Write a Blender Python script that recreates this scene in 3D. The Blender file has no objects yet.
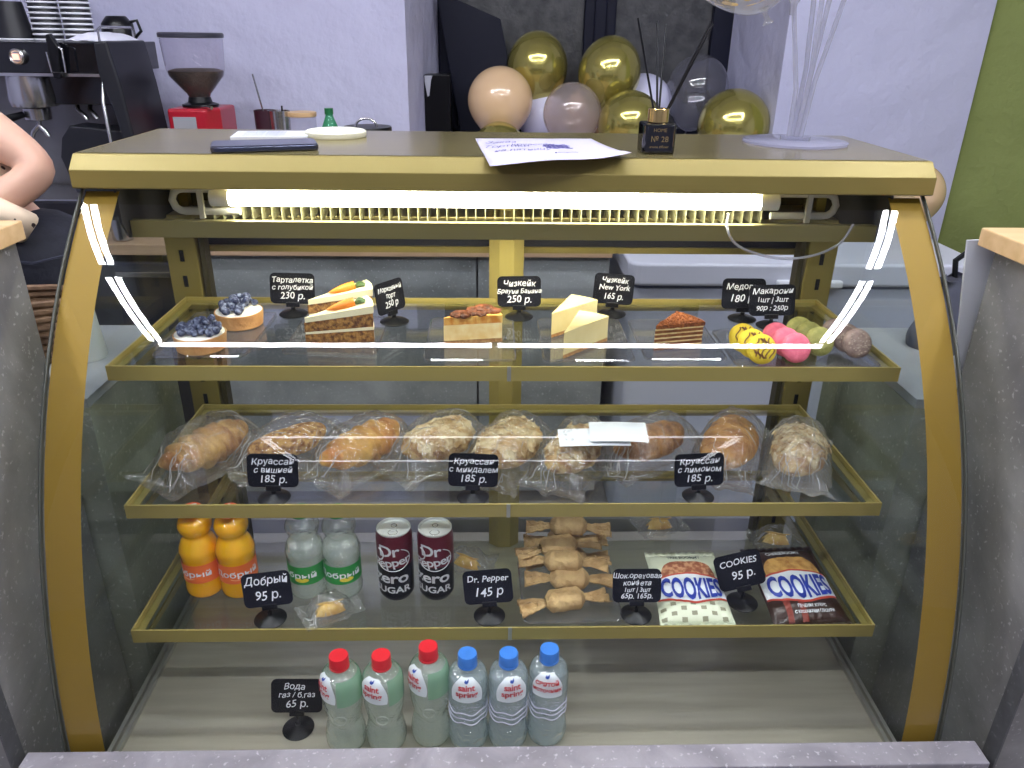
import bpy, math, random
from mathutils import Vector, Matrix, Euler, noise
R_ = math.radians
PI = math.pi
random.seed(7)
S = bpy.context.scene
COL = S.collection

# ------------------------------------------------------------------ camera
cam_d = bpy.data.cameras.new('camera'); cam = bpy.data.objects.new('camera', cam_d); COL.objects.link(cam)
S.camera = cam
cam_d.sensor_width = 36.0; cam_d.lens = 766.5 / 1024 * 36; cam_d.clip_start = .02; cam_d.clip_end = 60
F = Vector((0.029, 0.909, -0.415)).normalized()
Rt = Vector((1.0, -0.026, 0.0133)); Rt = (Rt - F * Rt.dot(F)).normalized(); Up = Rt.cross(F)
cam.matrix_world = Matrix(((Rt.x, Up.x, -F.x, -0.030), (Rt.y, Up.y, -F.y, -1.205), (Rt.z, Up.z, -F.z, 1.421), (0, 0, 0, 1)))

# ------------------------------------------------------------------ world, exposure
W = bpy.data.worlds.new('world'); S.world = W; W.use_nodes = True
W.node_tree.nodes['Background'].inputs[0].default_value = (.62, .64, .78, 1)
W.node_tree.nodes['Background'].inputs[1].default_value = .30
S.view_settings.view_transform = 'Standard'; S.view_settings.look = 'None'
S.view_settings.exposure = 0.0; S.view_settings.gamma = 1.0; S.view_settings.use_curve_mapping = False
S.cycles.transparent_max_bounces = 40; S.cycles.max_bounces = 10; S.cycles.glossy_bounces = 5
S.cycles.sample_clamp_indirect = 4.0
try: S.cycles.use_denoising = True
except Exception: pass
LAMP_CEIL = 105.0
LAMP_TUBE = 50.0

# ------------------------------------------------------------------ materials
MATS = {}
def new_mat(name):
    m = bpy.data.materials.new(name); m.use_nodes = True
    nt = m.node_tree; b = nt.nodes['Principled BSDF']
    return m, nt, b
def srgb(r, g, b):
    f = lambda c: (c / 255 / 12.92) if c / 255 <= .04045 else ((c / 255 + .055) / 1.055) ** 2.4
    return (f(r), f(g), f(b), 1)
def mat(name, col, rough=.5, metal=0, col2=None, scale=8, bump=0, bscale=None, detail=4, lo=.35, hi=.65, spec=.5, coat=0, trans=0, alpha=1, stretch=None, sss=0, bdist=.004):
    """principled surface; col2 mixes in through object-space noise"""
    if name in MATS: return MATS[name]
    m, nt, b = new_mat(name); N = nt.nodes; L = nt.links
    b.inputs['Base Color'].default_value = srgb(*col)
    b.inputs['Roughness'].default_value = rough; b.inputs['Metallic'].default_value = metal
    b.inputs['Specular IOR Level'].default_value = spec; b.inputs['Coat Weight'].default_value = coat
    b.inputs['Alpha'].default_value = alpha
    if sss:
        b.inputs['Subsurface Weight'].default_value = sss; b.inputs['Subsurface Radius'].default_value = (.01, .005, .003); b.inputs['Subsurface Scale'].default_value = 1
    if col2 or bump:
        tc = N.new('ShaderNodeTexCoord'); mp = N.new('ShaderNodeMapping'); L.new(tc.outputs['Object'], mp.inputs[0])
        if stretch: mp.inputs['Scale'].default_value = stretch
        nz = N.new('ShaderNodeTexNoise'); nz.inputs['Scale'].default_value = scale; nz.inputs['Detail'].default_value = detail
        L.new(mp.outputs[0], nz.inputs['Vector'])
        if col2:
            cr = N.new('ShaderNodeValToRGB'); cr.color_ramp.elements[0].position = lo; cr.color_ramp.elements[1].position = hi
            cr.color_ramp.elements[0].color = srgb(*col); cr.color_ramp.elements[1].color = srgb(*col2)
            L.new(nz.outputs['Fac'], cr.inputs[0]); L.new(cr.outputs[0], b.inputs['Base Color'])
        if bump:
            n2 = N.new('ShaderNodeTexNoise'); n2.inputs['Scale'].default_value = bscale or scale; n2.inputs['Detail'].default_value = detail
            L.new(mp.outputs[0], n2.inputs['Vector'])
            bp = N.new('ShaderNodeBump'); bp.inputs['Strength'].default_value = min(bump, 1); bp.inputs['Distance'].default_value = bdist
            L.new(n2.outputs['Fac'], bp.inputs['Height']); L.new(bp.outputs[0], b.inputs['Normal'])
    MATS[name] = m
    return m
def glassy(name, tint=(1, 1, 1), rough=.02, ior=1.5, milk=0, milk_col=(1, 1, 1), crinkle=0, cscale=30, boost=0.0):
    """thin clear sheet: see-through plus fresnel reflection (one surface, no refraction)"""
    if name in MATS: return MATS[name]
    m, nt, b = new_mat(name); N = nt.nodes; L = nt.links; N.remove(b); out = N['Material Output']
    tr = N.new('ShaderNodeBsdfTransparent'); tr.inputs[0].default_value = (*tint, 1)
    gl = N.new('ShaderNodeBsdfGlossy'); gl.inputs['Roughness'].default_value = rough
    fr = N.new('ShaderNodeFresnel'); fr.inputs[0].default_value = ior
    # back faces count as the same interface
    geo = N.new('ShaderNodeNewGeometry')
    mixi = N.new('ShaderNodeMix'); mixi.data_type = 'FLOAT'; mixi.inputs[2].default_value = ior
    L.new(geo.outputs['Backfacing'], mixi.inputs[0]); mixi.inputs[3].default_value = 1/ior; L.new(mixi.outputs[0], fr.inputs[0])
    fac = fr.outputs[0]
    if crinkle:
        tc = N.new('ShaderNodeTexCoord')
        nz = N.new('ShaderNodeTexNoise'); nz.inputs['Scale'].default_value = cscale; nz.inputs['Detail'].default_value = 3; nz.inputs['Distortion'].default_value = 1.6
        L.new(tc.outputs['Object'], nz.inputs['Vector'])
        vo = N.new('ShaderNodeTexVoronoi'); vo.inputs['Scale'].default_value = cscale * .8; vo.feature = 'DISTANCE_TO_EDGE'
        mx = N.new('ShaderNodeVectorMath'); mx.operation = 'MULTIPLY_ADD'
        L.new(nz.outputs['Color'], mx.inputs[0]); mx.inputs[1].default_value = (.06, .06, .06); L.new(tc.outputs['Object'], mx.inputs[2])
        L.new(mx.outputs[0], vo.inputs['Vector'])
        ad = N.new('ShaderNodeMath'); ad.operation = 'ADD'; L.new(nz.outputs['Fac'], ad.inputs[0]); L.new(vo.outputs['Distance'], ad.inputs[1])
        bp = N.new('ShaderNodeBump'); bp.inputs['Strength'].default_value = crinkle; bp.inputs['Distance'].default_value = .01
        L.new(ad.outputs[0], bp.inputs['Height']); L.new(bp.outputs[0], gl.inputs['Normal'])
        L.new(bp.outputs[0], fr.inputs['Normal'])
    if boost:
        a2 = N.new('ShaderNodeMath'); a2.operation = 'ADD'; a2.use_clamp = True; a2.inputs[1].default_value = boost; L.new(fac, a2.inputs[0]); fac = a2.outputs[0]
    mix = N.new('ShaderNodeMixShader'); L.new(fac, mix.inputs[0])
    base = tr.outputs[0]
    if milk:
        df = N.new('ShaderNodeBsdfDiffuse'); df.inputs[0].default_value = (*milk_col, 1)
        tl = N.new('ShaderNodeBsdfTranslucent'); tl.inputs[0].default_value = (*milk_col, 1)
        m1 = N.new('ShaderNodeMixShader'); m1.inputs[0].default_value = .5; L.new(df.outputs[0], m1.inputs[1]); L.new(tl.outputs[0], m1.inputs[2])
        m2 = N.new('ShaderNodeMixShader'); m2.inputs[0].default_value = milk; L.new(tr.outputs[0], m2.inputs[1]); L.new(m1.outputs[0], m2.inputs[2])
        base = m2.outputs[0]
    L.new(base, mix.inputs[1]); L.new(gl.outputs[0], mix.inputs[2]); L.new(mix.outputs[0], out.inputs['Surface'])
    MATS[name] = m
    return m
def lamp_mat(name, col, strength):
    m, nt, b = new_mat(name)
    b.inputs['Base Color'].default_value = (.8, .8, .8, 1)
    b.inputs['Emission Color'].default_value = (*col, 1); b.inputs['Emission Strength'].default_value = strength
    MATS[name] = m
    return m
def laminate(name, c1, c2, c3, sc=5):
    """mottled concrete-look laminate"""
    m, nt, b = new_mat(name); N = nt.nodes; L = nt.links
    tc = N.new('ShaderNodeTexCoord')
    a = N.new('ShaderNodeTexNoise'); a.inputs['Scale'].default_value = sc; a.inputs['Detail'].default_value = 8; a.inputs['Roughness'].default_value = .62; a.inputs['Distortion'].default_value = .6
    L.new(tc.outputs['Object'], a.inputs['Vector'])
    cr = N.new('ShaderNodeValToRGB'); e = cr.color_ramp.elements; e[0].position = .34; e[1].position = .68; e[0].color = srgb(*c1); e[1].color = srgb(*c3)
    k = cr.color_ramp.elements.new(.5); k.color = srgb(*c2)
    L.new(a.outputs['Fac'], cr.inputs[0])
    s = N.new('ShaderNodeTexNoise'); s.inputs['Scale'].default_value = 130; s.inputs['Detail'].default_value = 2; L.new(tc.outputs['Object'], s.inputs['Vector'])
    cs = N.new('ShaderNodeValToRGB'); cs.color_ramp.elements[0].position = .62; cs.color_ramp.elements[1].position = .72
    L.new(s.outputs['Fac'], cs.inputs[0])
    mx = N.new('ShaderNodeMix'); mx.data_type = 'RGBA'; L.new(cs.outputs[0], mx.inputs[0]); L.new(cr.outputs[0], mx.inputs[6]); mx.inputs[7].default_value = srgb(*[min(255, int(v * 1.12)) for v in c3])
    L.new(mx.outputs[2], b.inputs['Base Color']); b.inputs['Roughness'].default_value = .45
    MATS[name] = m
    return m
def wood(name, c1, c2, sx=1.5, sy=18):
    m, nt, b = new_mat(name); N = nt.nodes; L = nt.links
    tc = N.new('ShaderNodeTexCoord'); mp = N.new('ShaderNodeMapping'); mp.inputs['Scale'].default_value = (sx, sy, sy)
    L.new(tc.outputs['Object'], mp.inputs[0])
    a = N.new('ShaderNodeTexNoise'); a.inputs['Scale'].default_value = 2.5; a.inputs['Detail'].default_value = 6; L.new(mp.outputs[0], a.inputs['Vector'])
    cr = N.new('ShaderNodeValToRGB'); e = cr.color_ramp.elements; e[0].position = .3; e[1].position = .7; e[0].color = srgb(*c1); e[1].color = srgb(*c2)
    L.new(a.outputs['Fac'], cr.inputs[0]); L.new(cr.outputs[0], b.inputs['Base Color']); b.inputs['Roughness'].default_value = .45
    MATS[name] = m
    return m

gold = mat('gold_paint', (134, 120, 66), .38, .3, spec=.4)
rim_gold = mat('gold_rim', (162, 146, 84), .4, .2, spec=.4)
gold_band = mat('gold_band', (146, 116, 44), .5, .1, spec=.3)
gold_top = mat('gold_top', (144, 132, 88), .20, .5, col2=(122, 112, 76), scale=3)
glass = glassy('case_glass', (.96, .98, .97), .012, 1.5)
glass_side = glassy('side_glass', (.93, .96, .94), .03, 1.4)
glass_shelf = glassy('shelf_glass', (.965, .985, .98), .02, 1.5, boost=.02)
bag_film = glassy('bag_film', (.965, .965, .965), .10, 1.5, milk=.05, crinkle=.3, cscale=60, boost=.07)
bag_milky = glassy('bag_milky', (.94, .94, .94), .14, 1.5, milk=.16, crinkle=.3, cscale=50, boost=.05)
pet = glassy('pet_clear', (.95, .98, .96), .05, 1.5, milk=.09, milk_col=(.92, .98, .94), crinkle=.7, cscale=30, boost=.07)
pet_blue = glassy('pet_blue', (.91, .97, .99), .05, 1.5, milk=.10, milk_col=(.84, .94, 1), crinkle=.8, cscale=34, boost=.08)
acrylic = glassy('acrylic', (.90, .90, .93), .03, 1.5, milk=.03, boost=.03)
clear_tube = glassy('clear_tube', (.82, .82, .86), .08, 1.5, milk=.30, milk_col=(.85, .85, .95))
conc = laminate('concrete_laminate', (98, 96, 97), (118, 116, 117), (140, 138, 139), 4)
conc_lit = laminate('laminate_lit', (124, 124, 112), (144, 144, 132), (166, 166, 154), 4)  # same laminate as the counters, with the case lamp's glow put into its colour
conc_front = laminate('plinth_laminate', (118, 114, 122), (134, 130, 138), (150, 146, 154), 9)
conc_dark = laminate('edge_laminate', (66, 66, 70), (78, 78, 82), (92, 92, 96), 12)
oak = wood('oak', (196, 160, 116), (214, 182, 140))
oak_dark = wood('oak_worktop', (150, 122, 98), (176, 148, 122), 1.2, 14)
black_pl = mat('black_plastic', (12, 13, 18), .35, spec=.3)
chalk = mat('chalk_board', (16, 17, 26), .6, spec=.15)
white_ink = mat('white_ink', (232, 234, 240), .6)
steel = mat('steel', (196, 196, 198), .22, .95)
steel_deck = mat('brushed_steel', (178, 172, 156), .30, .3, col2=(168, 162, 147), scale=5, stretch=(1, 12, 1))
alu = mat('aluminium', (176, 176, 168), .35, .7)
white_pl = mat('white_plastic', (206, 208, 216), .4)
navy = mat('navy_panel', (26, 30, 48), .35)
wall_w = mat('plaster_wall', (190, 190, 216), .85, col2=(180, 180, 208), scale=1.6, bump=.75, bscale=7, detail=6, bdist=.03)
wall_g = mat('green_plaster', (128, 138, 78), .85, col2=(120, 130, 70), scale=1.6, bump=.75, bscale=7, detail=6, bdist=.03)

# ------------------------------------------------------------------ mesh builder
class MB:
    def __init__(s): s.v = []; s.f = []
    def add(s, vs, fs):
        o = len(s.v); s.v += [Vector(v) for v in vs]; s.f += [tuple(i + o for i in f) for f in fs]; return s
    def box(s, x0, x1, y0, y1, z0, z1, M=None):
        vs = [Vector(p) for p in ((x0,y0,z0),(x1,y0,z0),(x1,y1,z0),(x0,y1,z0),(x0,y0,z1),(x1,y0,z1),(x1,y1,z1),(x0,y1,z1))]
        if M: vs = [M @ v for v in vs]
        return s.add(vs, [(0,3,2,1),(4,5,6,7),(0,1,5,4),(1,2,6,5),(2,3,7,6),(3,0,4,7)])
    def lathe(s, prof, n=32, c=(0,0,0), M=None, cap=True, sx=1, sy=1):
        c = Vector(c); vs = []; fs = []
        for r, z in prof:
            for k in range(n):
                a = 2*PI*k/n; p = Vector((r*math.cos(a)*sx, r*math.sin(a)*sy, z))
                vs.append((M @ p if M else p) + c)
        for i in range(len(prof)-1):
            for k in range(n):
                fs.append((i*n+k, i*n+(k+1)%n, (i+1)*n+(k+1)%n, (i+1)*n+k))
        if cap:
            if prof[0][0] > 1e-5: fs.append(tuple(range(n-1, -1, -1)))
            if prof[-1][0] > 1e-5: fs.append(tuple((len(prof)-1)*n+k for k in range(n)))
        return s.add(vs, fs)
    def tube(s, pts, r, n=10, closed=False, cap=True):
        pts = [Vector(p) for p in pts]; m = len(pts); vs = []; fs = []
        rr = r if isinstance(r, (list, tuple)) else [r]*m
        up = None
        for i, p in enumerate(pts):
            if closed: t = pts[(i+1) % m] - pts[i-1]
            else: t = (pts[min(i+1, m-1)] - pts[max(i-1, 0)])
            t.normalize()
            if up is None:
                up = Vector((0,0,1)) if abs(t.z) < .9 else Vector((1,0,0))
            up = (up - t*up.dot(t)).normalized(); b = t.cross(up)
            for k in range(n):
                a = 2*PI*k/n; vs.append(p + (up*math.cos(a) + b*math.sin(a))*rr[i])
        for i in range(m if closed else m-1):
            j = (i+1) % m
            for k in range(n): fs.append((i*n+k, i*n+(k+1)%n, j*n+(k+1)%n, j*n+k))
        if cap and not closed:
            fs.append(tuple(range(n-1, -1, -1))); fs.append(tuple((m-1)*n+k for k in range(n)))
        return s.add(vs, fs)
    def grid(s, fn, nu, nv, closeu=False, closev=False):
        vs = [fn(i/(nu if closeu else nu-1), j/(nv if closev else nv-1)) for i in range(nu) for j in range(nv)]; fs = []
        for i in range(nu if closeu else nu-1):
            for j in range(nv if closev else nv-1):
                a, b = i, (i+1) % nu; c, d = j, (j+1) % nv
                fs.append((a*nv+c, b*nv+c, b*nv+d, a*nv+d))
        return s.add(vs, fs)
    def prism(s, poly, z0, z1, fn=None):
        """extrude a polygon (x,y) between z0 and z1; fn maps (x,y,z)"""
        n = len(poly); fn = fn or (lambda x, y, z: Vector((x, y, z)))
        vs = [fn(x, y, z0) for x, y in poly] + [fn(x, y, z1) for x, y in poly]
        fs = [tuple(range(n-1, -1, -1)), tuple(range(n, 2*n))] + [(i, (i+1) % n, n+(i+1) % n, n+i) for i in range(n)]
        return s.add(vs, fs)
    def flat(s, poly, fn):
        vs = [fn(x, y) for x, y in poly]; return s.add(vs, [tuple(range(len(poly)))])
    def xf(s, M):
        s.v = [M @ v for v in s.v]; return s
def obj(name, mb, m, parent=None, smooth=False, bevel=0, sub=0, solid=0, seg=2):
    me = bpy.data.meshes.new(name); me.from_pydata([tuple(v) for v in mb.v], [], mb.f); me.update()
    me.materials.append(m)
    if smooth:
        me.shade_smooth()
        if smooth != 'all':
            try: me.set_sharp_from_angle(angle=R_(40))
            except Exception: pass
    o = bpy.data.objects.new(name, me); COL.objects.link(o)
    if parent: o.parent = parent
    if solid:
        md = o.modifiers.new('solid', 'SOLIDIFY'); md.thickness = solid; md.offset = 0
    if bevel:
        md = o.modifiers.new('bevel', 'BEVEL'); md.width = bevel; md.segments = seg; md.limit_method = 'ANGLE'; md.angle_limit = R_(40)
    if sub:
        md = o.modifiers.new('sub', 'SUBSURF'); md.levels = sub; md.render_levels = sub
    return o
def tag(o, label, cat, group=None):
    o['label'] = label; o['category'] = cat
    if group: o['group'] = group
    return o
def thing(name, label, cat, loc=(0,0,0), rot=(0,0,0), group=None):
    o = bpy.data.objects.new(name, None); COL.objects.link(o); o.empty_display_size = .05
    o.location = loc; o.rotation_euler = rot
    return tag(o, label, cat, group)
def struct(name, mb, m, parent=None, **k):
    o = obj(name, mb, m, parent, **k)
    if not parent: o['kind'] = 'structure'
    return o
def dup(root, label, group=None, loc=None, rot=None, scale=None):
    def cp(o, par):
        c = o.copy(); COL.objects.link(c); c.parent = par
        for ch in [q for q in bpy.data.objects if q.parent == o]: cp(ch, c)
        return c
    r = cp(root, None)
    if loc is not None: r.location = loc
    if rot is not None: r.rotation_euler = rot
    if scale is not None: r.scale = scale
    r['label'] = label
    if group: r['group'] = group
    return r
def rrect(w, h, r, n=5, cx=0, cy=0):
    out = []
    for sx, sy, a0 in ((1,1,0),(-1,1,90),(-1,-1,180),(1,-1,270)):
        for k in range(n+1):
            a = R_(a0 + 90*k/n); out.append((cx + sx*(w/2-r) + r*math.cos(a), cy + sy*(h/2-r) + r*math.sin(a)))
    return out
# lettering: flat glyph meshes laid onto any surface through a mapping
_tc = {}
def glyphs(s, size, off=0.0, sp=1.0):
    key = (s, size, off, sp)
    if key in _tc: return _tc[key]
    cu = bpy.data.curves.new('t', 'FONT'); cu.body = s; cu.size = size; cu.align_x = 'CENTER'; cu.offset = off; cu.space_character = sp; cu.resolution_u = 3
    o = bpy.data.objects.new('t', cu); COL.objects.link(o)
    dg = bpy.context.evaluated_depsgraph_get(); me = bpy.data.meshes.new_from_object(o.evaluated_get(dg))
    vs = [(v.co.x, v.co.y) for v in me.vertices]; fs = [tuple(p.vertices) for p in me.polygons]
    bpy.data.objects.remove(o); bpy.data.curves.remove(cu); bpy.data.meshes.remove(me)
    _tc[key] = (vs, fs); return vs, fs
def write(mb, s, size, fn, x=0, y=0, slant=0, wob=0, seed=0, off=0.0, sp=1.0, sx=1.0, rot=0):
    vs, fs = glyphs(s, size, off, sp); c, d = math.cos(rot), math.sin(rot)
    out = []
    for a, b in vs:
        a *= sx
        b2 = b + wob*size*math.sin(a/size*2.3 + seed*1.7) + wob*size*.6*math.sin(a/size*5.1 + seed)
        a2 = a + slant*b + wob*size*.5*math.sin(b/size*4 + a/size*1.3 + seed)
        out.append(fn(x + a2*c - b2*d, y + a2*d + b2*c))
    return mb.add(out, fs)
def smoothstep(t): t = max(0, min(1, t)); return t*t*(3-2*t)
def nz(x, y, z=0): return noise.noise(Vector((x, y, z)))

# ================================================================== THE SETTING
struct('floor', MB().box(-3, 3, -5, 2.6, -.05, 0), mat('floor_tile', (140, 134, 128), .4, col2=(124, 118, 112), scale=5))
struct('ceiling', MB().box(-3, 3, -5, 2.6, 2.76, 2.82), mat('ceiling_paint', (205, 205, 210), .9))
WY = 1.75
struct('wall_left', MB().prism([(-3, WY), (-.325, WY), (-.245, 2.25), (-.245, 2.4), (-3, 2.4)], 0, 2.76), wall_w)
struct('wall_under_window', MB().box(-.325, 1.02, WY, 2.4, 0, 1.0), wall_w)
struct('wall_back', MB().prism([(1.02, WY), (1.745, WY), (1.745, 2.4), (.965, 2.4), (.965, 2.27)], 0, 2.76), wall_w)
struct('wall_over_window', MB().box(-.325, 1.0, WY, 2.4, 2.45, 2.76), wall_w)
struct('wall_right', MB().prism([(1.75, WY+.02), (1.75, 2.4), (3.0, 2.4), (3.0, .3), (2.75, .3)], 0, 2.76), wall_g)
struct('wall_far_left', MB().box(-3.05, -3, -5, 2.4, 0, 2.76), wall_w)
struct('wall_far_right', MB().box(3, 3.05, -5, 2.4, 0, 2.76), wall_w)
struct('wall_front', MB().box(-3, 3, -5.05, -5, 0, 2.76), wall_w)
# window: dark frame, night-dark filmed panes
fr = mat('window_frame_paint', (16, 18, 36), .5, spec=.2)
win = MB()
for x0, x1 in ((-.243, -.17), (.355, .485), (.885, .975)): win.box(x0, x1, 2.25, 2.32, 1.0, 2.45)
win.box(-.243, .975, 2.25, 2.32, 1.0, 1.06).box(-.243, .975, 2.25, 2.32, 2.38, 2.45)
win.box(.395, .445, 2.235, 2.26, 1.0, 2.45)
w1 = struct('window_1', win, fr, bevel=.006)
obj('window_pane', MB().box(-.25, .93, 2.285, 2.295, 1.03, 2.42), mat('night_film', (66, 66, 68), .4, col2=(40, 41, 46), scale=22, bump=.5, bscale=60, detail=8), w1)
obj('window_handle', MB().box(.41, .43, 2.20, 2.235, 1.28, 1.30).box(.408, .432, 2.19, 2.21, 1.29, 1.40), fr, w1, bevel=.003)

# ceiling light frames: rectangular loops of bright strips on thin white profiles
lmat = lamp_mat('led_white', (.93, .95, 1.0), LAMP_CEIL)
def led_frame(x0, x1, y0, y1, label, lm=None):
    t = thing('ceiling_light_frame', label, 'ceiling light', ((x0+x1)/2, (y0+y1)/2, 2.70), group='rectangular light frames on the ceiling')
    cx, cy = (x0+x1)/2, (y0+y1)/2; hw, hd = (x1-x0)/2, (y1-y0)/2
    pr = MB()
    for s in (-1, 1):
        pr.box(-hw-.04, hw+.04, s*hd-.04, s*hd+.04, .002, .035); pr.box(s*hw-.04, s*hw+.04, -hd+.04, hd-.04, .002, .035)
    obj('profile', pr, white_pl, t)
    for s in (-1, 1):
        for a, b in ((-hw, -.012), (.012, hw)):
            obj('light_strip', MB().box(a, b, s*hd-.026, s*hd-.006, -.004, .002).box(a, b, s*hd+.006, s*hd+.026, -.004, .002), lm or lmat, t)
        for a, b in ((-hd+.05, -.06), (.06, hd-.05)):
            obj('light_strip', MB().box(s*hw-.026, s*hw-.006, a, b, -.004, .002).box(s*hw+.006, s*hw+.026, a, b, -.004, .002), lm or lmat, t)
    for a in (-1, 1):
        for b in (-1, 1):
            obj('hanger', MB().tube([(a*hw, b*hd, .03), (a*hw, b*hd, .062)], .004, 8), steel, t)
    return t
led_frame(-1.40, 1.38, -1.46, .16, 'rectangular white light frame on the ceiling right above the display case')
led_frame(-1.40, 1.50, -4.3, -3.36, 'rectangular white light frame on the ceiling far in front of the display case', lamp_mat('led_far', (.93, .95, 1.0), 14.0))

# ================================================================== SIDE COUNTERS
for s, nm in ((-1, 'left'), (1, 'right')):
    lab = 'tall grey concrete-look counter with oak top at the %s end of the display case' % nm
    t = thing('side_counter', lab, 'counter', (s*.97, -.26, 0))
    X0 = -.27 if s > 0 else -.33; X1 = .33 if s > 0 else .27
    xi = -.245 if s > 0 else .258
    obj('body', MB().box(X0+(.025 if s > 0 else 0), X1-(.012 if s < 0 else 0), -.16, .16, 0, 1.142), conc, t)
    obj('worktop', MB().box(X0-.002, X1+.002, -.166, .166, 1.143, 1.170), oak, t, bevel=.002)
    e = .028
    obj('edge_strip', MB().box(min(xi, xi-s*.003), max(xi, xi-s*.003), -.16, -.16+e, 0, 1.141), conc_dark, t)
for s, nm in ((-1, 'left'), (1, 'right')):
    t = thing('side_cabinet', 'low grey cabinet with pale top beside the %s glass end of the case' % nm, 'cabinet', (s*.93, .085, 0))
    X0, X1 = (-.26, .34) if s > 0 else (-.34, .26)
    obj('body', MB().box(X0, X1, -.175, .16, 0, .868), conc_lit, t)
    obj('cabinet_top', MB().box(X0, X1, -.175, .163, .869, .885), mat('pale_laminate', (158, 160, 168), .5, col2=(148, 150, 158), scale=9), t)

# ================================================================== DISPLAY CASE
case = thing('display_case', 'curved glass bakery display case with gold trim and three inner shelves', 'display case', (0, 0, 0))
cf = (0.455, -0.98, 1.21, -0.568, -0.306)
def gy(z): return (((cf[0]*z + cf[1])*z + cf[2])*z + cf[3])*z + cf[4]
def gn(z):
    d = ((4*cf[0]*z + 3*cf[1])*z + 2*cf[2])*z + cf[3]
    return Vector((0, -1, d)).normalized()
Z0, Z1 = .43, 1.2
def gpt(x, z, off=0): return Vector((x, gy(z), z)) + gn(z)*off
obj('base_deck', MB().box(-.645, .645, -.40, .245, .30, .363), steel_deck, case)
obj('plinth', MB().box(-.655, .655, -.395, .30, 0, .299), conc, case)
obj('front_plinth', MB().box(-.6955, .6955, -.442, -.402, 0, .47), conc_front, case, bevel=.002)
obj('front_glass', MB().grid(lambda a, b: gpt(-.652 + 1.304*a, Z0 + (Z1-.002-Z0)*b), 2, 48), glass, case, smooth='all')
for s in (-1, 1):
    obj('gold_band', MB().grid(lambda a, b: gpt(s*(.598 + .050*a), Z0 + (Z1-.004-Z0)*b, -.003), 2, 48), gold_band, case, smooth='all')
    obj('glass_edge', MB().grid(lambda a, b: gpt(s*(.6495 + .0022*a), Z0 + (Z1-Z0)*b, .002), 2, 48), mat('glass_edge_dark', (70, 72, 66), .3), case, smooth='all', solid=.007)
    poly = [(gy(Z0+(Z1-Z0)*k/30)+.012, Z0+(Z1-Z0)*k/30) for k in range(31)]
    poly = [(-.385, .365)] + poly + [(.24, Z1), (.24, .365)]
    obj('side_glass', MB().prism([(y, z) for y, z in poly], s*.641, s*.645, lambda y, z, x: Vector((x, y, z))), glass_side, case)
    for dx in (0, .012):
        obj('side_rail', MB().box(s*.636-s*dx-.003, s*.636-s*dx+.003, -.395, .235, .3635, .372), alu, case)
# rear posts, slotted
def slotted(x0, x1, mb):
    mb.box(x0, x1, .245, .275, .363, 1.195)
for s, x0, x1 in ((-1, -.642, -.585), (1, .585, .642)):
    p = obj('support_post', MB().box(x0, x1, .232, .262, .364, 1.195), gold, case, bevel=.002)
    for k in range(16):
        z = .42 + k*.05; obj('slot', MB().box((x0+x1)/2-.004, (x0+x1)/2+.004, .2312, .2319, z, z+.022), black_pl, p)
    obj('post_channel', MB().box(s*.575-.005, s*.575+.005, .236, .262, .364, 1.195), mat('post_channel_dark', (70, 64, 40), .5, .4), p)  # narrow strip in a darker olive beside the post
hexp = [(.002+.036*math.cos(R_(22.5+45*k)), .248+.030*math.sin(R_(22.5+45*k))) for k in range(8)]
cp_ = obj('support_post', MB().prism(hexp, .364, 1.195), rim_gold, case)
obj('screw', MB().box(-.001, .003, .218, .2195, .868, .876), black_pl, cp_)
obj('rear_rail', MB().box(-.64, .64, .278, .292, .364, .40), alu, case)
obj('rear_rail', MB().box(-.64, .64, .301, .312, 1.10, 1.12), alu, case)
# top cover
tc_ = MB()
prof = [(.0, 1.25), (-.022, 1.229), (-.022, 1.2025), (-.012, 1.2), (.33, 1.2), (.33, 1.25)]
tc_.prism(prof, -.656, .656, lambda y, z, x: Vector((x, y, z)))
obj('top_cover', tc_, gold, case, bevel=.0015)
obj('cover_sheet', MB().box(-.650, .650, .004, .325, 1.2502, 1.2508), gold_top, case)
# lighting bay under the cover
obj('lamp_tray', MB().box(-.60, .60, .02, .034, 1.118, 1.145).box(-.60, .60, .160, .30, 1.118, 1.124), mat('tray_gold', (140, 130, 84), .3, .6), case, bevel=.001)
for s in (-1, 1):
    obj('tray_end', MB().prism([(.0, 1.145), (.02, 1.118), (.30, 1.118), (.30, 1.2), (-.0, 1.2)], s*.602, s*.606, lambda y, z, x: Vector((x, y, z))), mat('bay_dark', (34, 34, 40), .6), case)
obj('bay_back', MB().box(-.600, .600, .286, .298, 1.1245, 1.199), mat('bay_dark', (34, 34, 40), .6), case)
obj('rear_shade', MB().box(-.60, .60, .285, .299, 1.03, 1.117), mat('shade_navy', (24, 26, 40), .5), case)  # navy strip put in for the shadow under and behind the tray
obj('rear_profile', MB().box(-.60, .60, .278, .284, 1.028, 1.040), gold, case)
RING_ARC = []  # added clear tube standing in for a thin arc reflected in the glass
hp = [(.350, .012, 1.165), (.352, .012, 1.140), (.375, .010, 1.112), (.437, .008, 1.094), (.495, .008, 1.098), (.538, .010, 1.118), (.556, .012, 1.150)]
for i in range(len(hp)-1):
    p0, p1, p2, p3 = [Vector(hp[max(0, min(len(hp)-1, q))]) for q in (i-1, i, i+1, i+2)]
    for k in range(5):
        u = k/5; RING_ARC.append(.5*((2*p1) + (p2-p0)*u + (2*p0-5*p1+4*p2-p3)*u*u + (3*p1-p0-3*p2+p3)*u**3))
RING_ARC.append(Vector(hp[-1]))
obj('reflected_arc', MB().tube(RING_ARC, .0022, 10), clear_tube, case, smooth=True)
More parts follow.
